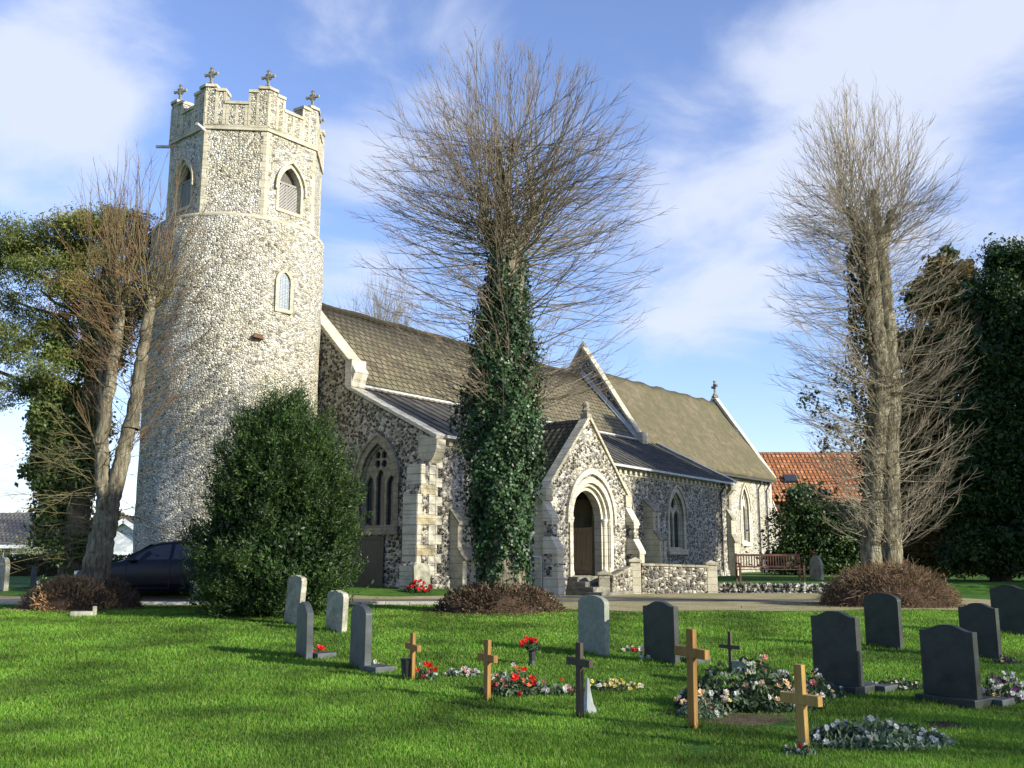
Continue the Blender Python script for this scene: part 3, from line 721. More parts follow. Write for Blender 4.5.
m.prism([(38.62, Z0), (38.73, Z0), (38.73, 2.32), (38.12, 3.13), (38.12, 4.12), (37.0, 5.25), (37.0, 5.1), (38.0, 4.05), (38.0, 3.05), (38.62, 2.25)], fU, 3.62, 4.46, 1)
m.build('buttress', [flint_pale, lime_clean], church)
def quoin_col(fnx, z0, z1, mat=lime_clean, a=.45, b=.25):
    m = MB(); z = z0; k = 0
    while z < z1: fnx(m, z, z + .3, a if k % 2 else b, b if k % 2 else a); z += .315; k += 1
    return m.build('quoins', mat, church)
quoin_col(lambda m, z0, z1, a, b: m.box(37.0 - a, 37.015, 3.685, 3.7 + b, z0, z1), .6, 6.2)
quoin_col(lambda m, z0, z1, a, b: m.box(22.30, 22.45 + a, 3.685, 3.705, z0, z1), 4.5, 6.2)
# stone crosses on roofs
def stone_cross(loc, s, parent, name='stone_cross', rz=0):
    m = MB()
    m.box(-.22, .22, -.16, .16, 0, .16); m.box(-.13, .13, -.10, .10, .16, .30)
    m.prism([(-.06, .3), (.06, .3), (.06, 1.1), (.13, 1.16), (.0, 1.28), (-.13, 1.16), (-.06, 1.1)], fU, -.06, .06)
    m.prism([(-.42, .72), (-.34, .76), (.34, .76), (.42, .72), (.46, .82), (.42, .92), (.34, .88), (-.34, .88), (-.42, .92), (-.46, .82)], fU, -.062, .062)
    for a in range(4):
        c_ = (.17 * cos(pi / 4 + a * pi / 2), .82 + .17 * sin(pi / 4 + a * pi / 2)); m.prism(circ(*c_, .075, 8), fU, -.045, .045)
    o = m.build(name, lime_dark, parent, bevel=.01); o.location = loc; o.scale = (s, s, s); o.rotation_euler = (0, 0, rz); return o
stone_cross((36.85, 7.3, 12.25), .95, church, 'gable_cross', R(90) - .7)
m = MB(); m.lathe((20.4, 7.3, 12.8), [(.2, 0), (.22, .15), (.1, .3), (.03, .42)], 8); m.build('finial', lime_dark, church)
# --- TOWER
TC = Vector((-2.55, 7.0, 0))
def cyl(s, z, d, r=2.9): a = s; return (TC.x + (r - d) * cos(a), TC.y + (r - d) * sin(a), z)
lanA = R(-96); lz0, lz1, lhw = 9.62, 10.9, .25
m = MB()
na = 144; zs = sorted(set(list(np.arange(Z0, 12.5, .35)) + [lz0 + .02, lz1 - .1, 12.58]))
aa = [lanA + 2 * pi * (k + .5) / na for k in range(na)]
rad = lambda z: 2.83 + .10 * min(1, max(0, z / 12)) ; vs = []
for z in zs:
    for a in aa:
        j = .018 * sin(a * 9 + z * 1.3) + .014 * sin(a * 23 - z * 2.9)
        vs.append((TC.x + (rad(z) + j) * cos(a), TC.y + (rad(z) + j) * sin(a), z))
fs = []
for i in range(len(zs) - 1):
    for k in range(na):
        k2 = (k + 1) % na; am = (aa[k] + aa[k2]) / 2 if k2 else aa[k] + pi / na
        dd = abs(((am - lanA + pi) % (2 * pi)) - pi) * 2.9
        if dd < lhw - .02 and lz0 < zs[i] + .1 and zs[i + 1] - .1 < lz1 - .05: continue
        fs.append((i * na + k, i * na + k2, (i + 1) * na + k2, (i + 1) * na + k))
m.add(vs, fs)
tower = m.build('tower', flint_pale, church, smooth=True)
ft = lambda ang, dist: (lambda s, z, d: (TC.x + cos(ang) * (dist - d) - sin(ang) * s, TC.y + sin(ang) * (dist - d) + cos(ang) * s, z))
f = ft(lanA, 2.96)
m = MB(); m.panel(arch(0, lhw + .09, lz0 - .1, 10.55, lz1 + .12), [arch(0, lhw - .03, lz0 + .02, 10.55, lz1)], f, 0, .35); m.build('lancet_window', lime, tower)
m = MB(); m.panel(arch(0, lhw, lz0, 10.55, lz1 + .02), [], f, .06, .09); m.build('lancet_glass', glass_pale, tower)
m = MB(); m.box(TC.x - .03, TC.x + .25, TC.y - 2.95, TC.y - 2.80, 8.35, 8.5); 
ag = R(-113); f = ft(ag, 2.93); m = MB(); m.prism([(-.16, 8.55), (.18, 8.5), (.14, 8.62), (-.1, 8.68)], f, -.14, .1); m.build('brick_ledge', brick, tower)
# octagonal belfry
OR = 2.69; OA = OR * cos(pi / 8); OH = OR * sin(pi / 8); OFF = R(-92.5); ZO = .22; OC = TC + Vector((.10, -.13, 0))
bw = (0, .47, 12.95, 13.75, 14.55)
m = MB(); par = MB(); cop = MB(); strc = MB(); stlo = MB(); QC = [MB() for _ in range(8)]
for k in range(8):
    ang = OFF + k * pi / 4; f0 = ft(ang, OA)
    f = (lambda f0, ang: (lambda s, z, d: (OC.x + cos(ang) * (OA - d) - sin(ang) * s * (OA - d) / OA, OC.y + sin(ang) * (OA - d) + cos(ang) * s * (OA - d) / OA, z + ZO)))(f0, ang)
    holes = [arch(*bw)] if k % 2 == 0 else []
    m.panel([(-OH, 12.4), (OH, 12.4), (OH, 15.55), (-OH, 15.55)], holes, f, 0, .5, 0, 1)
    # corner pilasters of dressed stone
    z = 12.55; j = 0
    while z < 15.4:
        a_ = .20 if j % 2 else .12
        QC[k].prism([(-OH, z), (-OH + a_, z), (-OH + a_, z + .3), (-OH, z + .3)], f, -.012, .02); QC[(k + 1) % 8].prism([(OH - a_, z), (OH, z), (OH, z + .3), (OH - a_, z + .3)], f, -.012, .02)
        z += .31; j += 1
    # string courses
    strc.prism([(-OH, 15.5), (OH, 15.5), (OH, 15.68), (-OH, 15.62)], f, -.07, .1); stlo.prism([(-OH, 12.42), (OH, 12.42), (OH, 12.56), (-OH, 12.56)], f, -.05, .1)
    # battlements with flushwork strips
    mer = OH * .40
    o_ = [(-OH, 15.66), (OH, 15.66), (OH, 17.0), (OH - .34, 17.0), (OH - .34, 16.86), (mer * .95, 16.86), (mer * .95, 16.42), (-mer * .95, 16.42), (-mer * .95, 16.86), (-OH + .34, 16.86), (-OH + .34, 17.0), (-OH, 17.0)]
    par.panel(o_, [], f, -.04, .36, 0)
    for sx in (-OH + .02, -OH + .36, -OH + .62, -.30, 0, .30, OH - .62, OH - .36, OH - .02):
        zt = 16.40 if abs(sx) < mer * .95 - .05 else 16.84
        par.prism([(sx - .045, 15.68), (sx + .045, 15.68), (sx + .045, zt), (sx - .045, zt)], f, -.052, .0, 1)
    for (a, b, z) in ((-OH, -OH + .36, 17.0), (OH - .36, OH, 17.0), (-OH + .34, -mer * .95 + .03, 16.86), (mer * .95 - .03, OH - .34, 16.86), (-mer * .95, mer * .95, 16.42)):
        cop.prism([(a, z), (b, z), (b, z + .10), (a, z + .10)], f, -.09, .41)
    if k % 2 == 0:
        fr = MB(); fr.panel(arch(0, .47 + .08, 12.86, 13.75, 14.55 + .1), [arch(0, .45, 12.97, 13.75, 14.52)], f, -.03, .2)
        ho = arch(0, .62, 13.6, 13.75, 14.76); hi = arch(0, .545, 13.6, 13.75, 14.67); fr.panel(ho + hi[::-1], [], f, -.12, 0)
        fr.build('belfry_window', lime, tower)
        lv = MB()
        for c_ in np.arange(-2.6, 1.2, .115):   # diagonal slats s+z = const, kept inside the opening
            zz0 = max(12.98, 13.75 + c_ - .44); 
            pts = [(s, 13.75 + c_ + s) for s in np.linspace(-.45, .45, 19)]
            pts = [(s, z) for s, z in pts if 12.98 < z < 13.95 + .0 * s]
            if len(pts) > 1:
                (s0, z0_), (s1, z1_) = pts[0], pts[-1]; lv.bar(f(s0, z0_, .16), f(s1, z1_, .16), .03, .06)
        for s in (-.44, 0.0, .44): lv.bar(f(s, 12.97, .19), f(s, 13.97, .19), .05, .05)
        lv.bar(f(-.46, 13.97, .17), f(.46, 13.97, .17), .06, .07)
        lv.build('louvres', slat_wood, tower)
        bk = MB(); bk.panel(arch(0, .5, 12.9, 13.75, 14.57), [], f, .26, .3); bk.build('louvre_backing', board if k == 0 else oak_dark, tower)
m.build('belfry_wall', [flint_pale, lime], tower); [q_.build('quoins', lime, tower) for q_ in QC]; par.build('battlements', [flint_pale, lime], tower)
cop.build('battlement_coping', lime, tower); strc.build('string_course', lime, tower); stlo.build('string_course', lime, tower)
m = MB(); m.lathe((TC.x, TC.y, 0), [(2.3, 12.55), (2.93, 12.55), (2.94, 12.62), (2.62, 12.80), (2.2, 12.80)], 64); m.build('weathering_ledge', lime, tower)
m = MB(); m.lathe((TC.x, TC.y, 0), [(2.3, 15.5), (2.3, 15.6), (.1, 16.0)], 8); m.build('tower_roof', lead, tower)
for k in range(8):
    a = OFF - pi / 8 + k * pi / 4; stone_cross((OC.x + cos(a) * (OR - .2), OC.y + sin(a) * (OR - .2), 17.08 + ZO), .60, tower, 'stone_cross', R(-72))
for a_, ln, tilt in ((OFF - pi / 4 * 1 - pi / 8, .45, .1), (OFF - pi / 4 * 2 - pi / 8, .5, -.2)):
    m = MB(); p0 = Vector((OC.x + cos(a_) * OR, OC.y + sin(a_) * OR, 15.45 + ZO)); d = Vector((cos(a_), sin(a_), tilt)).normalized()
    m.tube([p0, p0 + d * ln], .06, 8); m.build('water_spout', lead_light, tower)
# --- PORCH
PC, PH = 4.6, 2.45
m = MB(); h_p = arch(PC + .05, 1.34, .62, 2.85, 4.25)
m.panel([(PC - PH, Z0), (PC + PH, Z0), (PC + PH, 3.75), (PC, 6.18), (PC - PH, 3.75)], [h_p], fS(-3.0), 0, .55, 0, 1)
m.box(PC - PH, PC - PH + .45, -2.46, .0, Z0, 3.7, 0); m.box(PC + PH - .45, PC + PH, -2.46, .0, Z0, 3.7, 0)
porch = m.build('porch', [flint_mid, lime], church)
mm = [(1.34, 1.16, -.06, .15, lime_clean), (1.18, 1.05, .05, .25, lime), (1.07, .92, .16, .45, lime_clean)]
m = MB()
for (o_, i_, d0, d1, mt) in mm:
    m.panel(arch(PC + .05, o_ + .005, .6, 2.85, 2.85 + 1.4 * o_ / 1.34), [arch(PC + .05, i_, .61, 2.85, 2.85 + 1.4 * i_ / 1.34)], fS(-3.0), d0, d1)
ho = arch(PC + .05, 1.52, 2.7, 2.85, 4.55); hi = arch(PC + .05, 1.38, 2.7, 2.85, 4.36); m.panel(ho + hi[::-1], [], fS(-3.0), -.11, 0)
for sx in (-1, 1):
    for (r_, dd, rr) in ((1.20, .02, .07), (1.05, .12, .06)):
        x = PC + .05 + sx * r_
        m.lathe((x, -3.0 + dd, 0), [(.12, 1.0), (.12, 1.1), (.09, 1.2), (rr, 1.25), (rr, 2.62), (.08, 2.64), (.12, 2.8), (.13, 2.88)], 10)
m.build('doorway_arch', lime_clean, porch, bevel=.008)
m = MB(); dx = PC + 1.02; dl = lambda a_, b_, d: (dx + d, a_, b_)
m.prism([(-2.42, 1.0), (-1.25, 1.0), (-1.25, 2.55), (-2.42, 2.62)], dl, 0, .06)
for k in range(6): m.box(dx - .012, dx, -2.40 + k * .195, -2.385 + k * .195, 1.02, 2.55)
m.box(dx - .03, dx, -2.42, -1.25, 2.45, 2.6); m.box(dx - .03, dx, -2.42, -1.25, 1.15, 1.3); m.box(dx - .035, dx, -1.36, -1.25, 1.0, 2.55)
m.build('porch_door', door_wood, porch)
m = MB(); m.box(PC + 1.90, PC + 1.995, -2.44, -.05, .98, 3.65); m.box(dx + .07, PC + 1.9, -2.44, -2.40, .98, 3.6); m.build('porch_lining', plaster, porch)
m = MB(); m.box(PC - 2.0, PC + 2.0, -2.45, -.02, .6, .98); m.build('porch_floor', step_stone, porch)
m = MB(); m.panel(arch(PC + .1, .85, 1.0, 2.5, 3.4), [], fS(-.06), 0, .05); m.build('inner_door', oak_dark, porch)
m = MB()
for sx in (-1, 1):
    for (a, b) in ((-3.0, 1.7),):
        e_ = PC + sx * (PH + .18)
        m.add([(e_, a + .12, 3.66), (PC, a + .12, 6.25), (PC, b, 6.25), (e_, .1, 3.66), (e_, a + .12, 3.58), (PC, a + .12, 6.15), (PC, b, 6.15), (e_, .1, 3.58)],
              [(0, 1, 2, 3), (4, 7, 6, 5), (0, 4, 5, 1), (3, 2, 6, 7), (0, 3, 7, 4)])
m.build('porch_roof', porch_tiles, porch, uvfn=lambda co: (co.y, abs(co.x - PC) * 1.4))
m = MB()
for sx in (-1, 1):
    a = Vector((PC + sx * (PH + .1), 3.66)); b = Vector((PC, 6.24)); n = Vector((-(b - a).y, (b - a).x)).normalized(); n = n if n.y > 0 else -n
    for i in range(6):
        p = a + (b - a) * i / 6; q_ = a + (b - a) * (i + .985) / 6
        m.prism([tuple(p), tuple(q_), tuple(q_ + n * .1), tuple(p + n * .1)], fU, -3.07, -2.72)
    m.box(PC + sx * (PH + .02) - .2, PC + sx * (PH + .02) + .2, -3.08, -2.6, 3.35, 3.75)
m.build('porch_coping', lime, porch, bevel=.01)
m = MB(); m.box(PC - .14, PC + .14, -3.04, -2.76, 6.2, 6.42); m.lathe((PC, -2.9, 6.42), [(.09, 0), (.16, .1), (.1, .2), (.15, .3), (.05, .42)], 8); m.build('finial', lime_dark, porch)
for sx in (-1, 1):  # buttresses flanking the porch front
    m = MB(); x0 = PC + sx * (PH - .1); x1 = PC + sx * (PH + .28)
    x0, x1 = min(x0, x1), max(x0, x1); f = lambda a, b, d: (d, -3.0 - a, b)
    m.prism([(0, Z0), (.50, Z0), (.50, 1.75), (.3, 2.15), (.3, 2.75), (0, 3.25)], f, x0 + .04, x1 - .04, 0)
    m.prism([(0, Z0), (.56, Z0), (.56, .95), (.52, 1.0), (0, 1.0)], f, x0, x1, 1)
    m.prism([(.55, 1.7), (.55, 1.78), (.3, 2.22), (.0, 2.22), (.0, 1.7)], f, x0 - .02, x1 + .02, 1)
    m.prism([(.34, 2.7), (.34, 2.78), (0, 3.35), (0, 2.7)], f, x0 - .02, x1 + .02, 1)
    z = 1.0
    while z < 2.7:
        dd = .51 if z < 1.6 else .31
        if not 1.55 < z < 2.2: m.prism([(dd - .2, z), (dd + .006, z), (dd + .006, z + .3), (dd - .2, z + .3)], f, x0 + .025, x1 - .025, 1)
        z += .4
    m.build('porch_buttress', [flint_mid, lime_clean], porch)
quoin_col(lambda m, z0, z1, a, b: m.box(PC - PH - .015, PC - PH + a, -3.015, -2.99, z0, z1), 1.0, 3.3)
# steps up to the porch (fan wide)
m = MB()
for k in range(4):
    m.box(PC - 1.35 - .05 * k, PC + 1.3 + .0 * k, -3.35 - .33 * k, -2.9, Z0, .98 - .15 * k - .004 * k)
m.build('porch_steps', step_stone, porch, bevel=.02)

# ------------------------------------------------------------------ walls, rail, bench
def obj_frame(o, p, rz): o.location = p; o.rotation_euler = (0, 0, rz)
forecourt = empty('low_flint_wall', (0, 0, 0)); tag(forecourt, 'low flint wall with stone piers running right from the porch steps', 'low wall')
pA = Vector((3.05, 31.1, 0)); pB = Vector((4.15, 32.2, 0)); pC = Vector((6.75, 33.15, 0))
pA.x, pB.x = (602 - 512) / F * 31.1, (632 - 512) / F * 32.4
def pier(p, h, w=.34):
    m = MB(); m.box(p.x - w / 2, p.x + w / 2, p.y - w / 2, p.y + w / 2, .2, h - .08); m.box(p.x - w / 2 - .05, p.x + w / 2 + .05, p.y - w / 2 - .05, p.y + w / 2 + .05, h - .08, h)
    m.add([(p.x - w / 2, p.y - w / 2, h), (p.x + w / 2, p.y - w / 2, h), (p.x + w / 2, p.y + w / 2, h), (p.x - w / 2, p.y + w / 2, h), (p.x, p.y, h + .08)], [(0, 1, 4), (1, 2, 4), (2, 3, 4), (3, 0, 4)])
    m.build('pier', lime, forecourt, bevel=.012)
pier(pA, 1.12); pier(pB, 1.52); pier(pC, 1.42)
def wallseg(a, b, h0, h1, parent, t=.26, mat=None, name='wall_panel', capm=None):
    m = MB(); d = (b - a); ln = d.length; d.normalize(); n = Vector((-d.y, d.x, 0))
    def f(s, z, k): p = a + d * s + n * k; return (p.x, p.y, z)
    m.prism([(0, .15), (ln, .15), (ln, h1), (0, h0)], f, -t / 2, t / 2); m.build(name, mat or flint_low, parent)
    c = MB(); k = max(1, int(ln / .5))
    for i in range(k):
        s0, s1 = ln * i / k, ln * (i + .98) / k; hh = lambda s: h0 + (h1 - h0) * s / ln
        c.prism([(s0, hh(s0)), (s1, hh(s1)), (s1, hh(s1) + .08), (s0, hh(s0) + .08)], f, -t / 2 - .04, t / 2 + .04)
    c.build('coping', capm or lime_dark, parent, bevel=.01)
wallseg(pA + Vector((.17, .1, 0)), pB - Vector((.17, .05, 0)), .95, 1.25, forecourt)
wallseg(pB + Vector((.17, .02, 0)), pC - Vector((.17, .02, 0)), 1.32, 1.24, forecourt)
# retaining wall of rough flints
rw = MB(); x = 6.95
while x < 11.6:
    w_ = random.uniform(.12, .28)
    for lv in range(3):
        c_ = Vector((x + random.uniform(0, .1), 33.12 + random.uniform(-.04, .04), .40 + lv * .13 + random.uniform(-.02, .02)))
        rw.lathe(c_, [(w_ * .2, -.08), (w_ * .55, -.05), (w_ * .6, .02), (w_ * .3, .08)], 7)
    x += w_ * .75
tag(rw.build('retaining_wall', flint_dark, None, smooth=False), 'knee-high retaining wall of rough flints below the bench', 'low wall')

rl = MB(); p = Vector((.82, 30.6, .4)); p.x = (541 - 512) / F * 30.6
rl.tube([(p.x, p.y, .38), (p.x, p.y, 1.62)], .022, 8); rl.tube([(p.x, p.y, 1.6), (p.x - .25, p.y + .15, 1.62), (p.x - .32, p.y + 1.0, 1.75)], .022, 8); rl.box(p.x - .09, p.x + .09, p.y - .09, p.y + .09, .37, .43)
tag(rl.build('handrail', white_paint, None, smooth=False), 'thin white metal handrail at the left of the porch steps', 'handrail')

bench = empty('bench', (at(768, 560, 37).x, 37.0, .71), R(4)); tag(bench, 'long dark timber bench with slatted back on the grass before the chancel', 'bench')
bl = 1.22
m = MB()
for k in range(4): m.box(-bl, bl, -.45 + k * .115, -.36 + k * .115, .42, .445)
m.build('seat', bench_wood, bench)
m = MB(); m.box(-bl, bl, .0, .05, .92, 1.0); m.box(-bl, bl, .0, .045, .5, .56)
for k in range(23): x = -bl + .08 + k * (2 * bl - .16) / 22; m.box(x - .02, x + .02, .012, .034, .56, .92)
m.build('backrest', bench_wood, bench)
for sx in (-1, 1):
    for y, h in ((-.44, .64), (.01, 1.03)):
        m = MB(); m.box(sx * (bl + .0) - .035, sx * (bl + .0) + .035, y, y + .07, -.02, h); m.build('leg', bench_wood, bench)
for sx in (-1, 1): m = MB(); m.box(sx * bl - .045, sx * bl + .045, -.47, .03, .64, .68); m.build('armrest', bench_wood, bench)

# ------------------------------------------------------------------ car (nose to the left)
car = empty('parked_car', (-12.5, 28.6, .4)); car.scale = (1.08, 1.06, 1.10); tag(car, 'dark navy hatchback car parked behind the shrub beside the tower', 'car')
# stations: x from nose, z of bonnet/belt line, roof z, half width low, half width top
st = [(0.0, .62, .62, .62, .5), (.08, .70, .70, .74, .62), (.35, .80, .80, .82, .72), (.8, .89, .89, .86, .76), (1.15, .95, .95, .87, .78), (1.35, .97, 1.04, .875, .74), (1.75, .98, 1.30, .88, .66), (2.1, .985, 1.44, .88, .62), (2.6, .99, 1.50, .88, .61),
      (3.2, 1.0, 1.47, .88, .61), (3.7, 1.01, 1.36, .87, .60), (4.05, 1.02, 1.15, .86, .62), (4.2, .98, 1.02, .84, .68), (4.28, .75, .78, .8, .7)]
m = MB(); ring = []
for (x, bz, rz, hw, tw) in st:
    prof = [(-hw * .93, .22), (-hw, .45), (-hw, bz * .85), (-hw * .965, bz), (-tw, rz - .03 if rz > bz + .05 else bz + .01), (-tw * .6, rz + .02), (0, rz + .035)]
    prof = prof + [(-a, b) for a, b in prof[:-1]][::-1]
    ring += [(x, a, b) for a, b in prof]
nr_ = 13; ns = len(st)
fs = [(i * nr_ + k, i * nr_ + k + 1, (i + 1) * nr_ + k + 1, (i + 1) * nr_ + k) for i in range(ns - 1) for k in range(nr_ - 1)]
fs += [tuple(range(nr_)), tuple(range((ns - 1) * nr_, ns * nr_))[::-1]] + [(i * nr_, (i + 1) * nr_, (i + 1) * nr_ + nr_ - 1, i * nr_ + nr_ - 1) for i in range(ns - 1)]
m.add(ring, fs); body = m.build('body', car_paint, car, smooth=True)
def sidept(x, z, sgn=-1, off=.012):
    i = max(k for k in range(ns) if st[k][0] <= x); i = min(i, ns - 2); t = (x - st[i][0]) / (st[i + 1][0] - st[i][0])
    a = [st[i][k] + (st[i + 1][k] - st[i][k]) * t for k in range(5)]; f_ = (z - a[1]) / max(.01, (a[2] - .03 - a[1])); y = a[3] * .965 + (a[4] - a[3] * .965) * f_
    return (x, sgn * (y + off), z)
for sgn in (-1, 1):
    for pts, nm in (([(1.55, 1.02), (2.55, 1.03), (2.55, 1.42), (2.15, 1.37), (1.85, 1.24)], 'front_side_window'), ([(2.65, 1.03), (3.6, 1.05), (3.5, 1.28), (3.2, 1.39), (2.65, 1.42)], 'rear_side_window')):
        m = MB(); vs = [sidept(x, z, sgn) for x, z in pts] + [sidept(x, z, sgn, -.01) for x, z in pts]; n = len(pts)
        m.add(vs, [tuple(range(n)), tuple(range(2 * n - 1, n - 1, -1))] + [(i, (i + 1) % n, (i + 1) % n + n, i + n) for i in range(n)]); m.build(nm, car_glass, car)
    m = MB(); m.box(1.5, 1.68, sgn * .92 - .06, sgn * .92 + .06, .98, 1.10); m.build('wing_mirror', car_paint, car, bevel=.03)
    m = MB(); m.box(.03, .32, sgn * .60 - .13, sgn * .60 + .13, .62, .75, mat=Matrix.Rotation(0, 4, 'Z')); m.build('headlight', chrome, car, bevel=.03)
    for x in (.85, 3.45):
        w_ = MB(); w_.tube([(x, sgn * .70, .31), (x, sgn * .89, .31)], .31, 24); wo = w_.build('wheel', rubber, car)
        r_ = MB(); r_.tube([(x, sgn * .88, .31), (x, sgn * .905, .31)], .2, 16); r_.build('rim', chrome, wo)
    m = MB(); m.bar((1.45, sgn * .885, .3), (1.45, sgn * .885, .95), .01, .008); m.bar((1.45, sgn * .885, .305), (2.6, sgn * .885, .305), .01, .008); m.bar((2.6, sgn * .885, .3), (2.6, sgn * .885, .98), .01, .008); m.build('door_seam', black_plastic, car); m = MB(); m.box(2.3, 2.48, sgn * .895 - .015, sgn * .895 + .015, .86, .89); m.build('door_handle', black_plastic, car)
m = MB(); v0 = [(1.28, -.62, 1.0), (1.28, .62, 1.0), (1.98, .54, 1.39), (1.98, -.54, 1.39)]; m.add([(x - .03, y, z + .03) for x, y, z in v0], [(0, 1, 2, 3)]); m.build('windscreen', car_glass, car)

# ------------------------------------------------------------------ trees
def shoot(p, d, L_, up=.35, n=7, wob=.10, r0=.018, r1=.004):
    p = np.array(p, float); d = np.array(d, float); d /= np.linalg.norm(d)
    pts = [p.copy()]; st_ = L_ / (n - 1)
    for i in range(n - 1):
        d = d + np.array([0, 0, up / (n - 1)]) + rng.normal(0, wob, 3); d /= np.linalg.norm(d); p = p + d * st_; pts.append(p.copy())
    return np.array(pts), np.linspace(r0, r1, n)
def side_twigs(pts, k, Lr, ang=.6, r0=.007, r1=.0025, start=.25, n=4, up=.2):
    res = []
    for _ in range(k):
        t = rng.uniform(start, .97) * (len(pts) - 1); i = int(t); f_ = t - i; i2 = min(i + 1, len(pts) - 1)
        p = pts[i] * (1 - f_) + pts[i2] * f_; d = unit(pts[i2] - pts[max(i - 1, 0)] + 1e-9)
        s_ = unit(np.cross(d, rng.normal(size=3))); dd = d * cos(ang) + s_ * sin(ang)
        res.append(shoot(p, dd, rng.uniform(*Lr) * (1.1 - .5 * t / (len(pts) - 1)), up, n, .12, r0, r1))
    return res
def grow_trunk(mb_polys, p0, p1, r0, r1, bend=.1, n=14, knob=.04):
    p0, p1 = np.array(p0, float), np.array(p1, float); t = np.linspace(0, 1, n)[:, None]
    pts = p0 + (p1 - p0) * t + np.sin(t * pi) * rng.normal(0, bend * .6, 3) * np.array([1, 1, 0])
    pts[1:-1] += rng.normal(0, knob * .5, (n - 2, 3)) * [1, 1, 0]
    r = r0 + (r1 - r0) * t[:, 0]; r *= 1 + np.convolve(rng.normal(0, knob * 1.2, n + 4), np.ones(5) / 5, 'valid'); r[0] *= 1.3; r[1] *= 1.08
    mb_polys.append((pts, r)); return pts
def mound(name, c, rx, ry, h, n, mat, parent, leaf=.05, upb=.6, asp=.35, base=duff):
    """dome of short basal shoots and dead leaves"""
    m = MB(); prof = [(rx * cos(t), h * .86 * sin(t)) for t in np.linspace(0, pi / 2 - .05, 9)]
    V = []
    for (r_, z) in prof:
        for k in range(28):
            a = 2 * pi * k / 28; j = 1 + .06 * sin(a * 5 + z * 7) + random.uniform(-.03, .03)
            x_, y_ = c[0] + r_ * cos(a) * j, c[1] + r_ * ry / rx * sin(a) * j; V.append((x_, y_, tzf(x_, y_) - .05 + z * j))
    m.add(V, [(i * 28 + k, i * 28 + (k + 1) % 28, (i + 1) * 28 + (k + 1) % 28, (i + 1) * 28 + k) for i in range(8) for k in range(28)])
    m.build('mound_soil', base, parent, smooth=True)
    a = rng.uniform(0, 2 * pi, n); t = np.arccos(rng.uniform(0, 1, n)) ; s_ = rng.uniform(.86, 1.06, n) * (1 + .06 * np.sin(a * 7 + 3 * np.cos(t * 5)))
    nx, ny, nz_ = np.sin(t) * np.cos(a), np.sin(t) * np.sin(a), np.cos(t)
    x_, y_ = c[0] + rx * nx * s_, c[1] + ry * ny * s_
    C = np.stack([x_, y_, tz(x_, y_) - .03 + h * nz_ * s_], 1)
    A = unit(np.stack([nx, ny, nz_ + upb], 1) + rng.normal(0, .6, (n, 3))); B = unit(np.cross(A, rng.normal(size=(n, 3))))
    l_ = leaf * rng.uniform(.6, 1.7, n)
    leaf_cards(name, C, A, B, l_, l_ * asp, mat, parent)

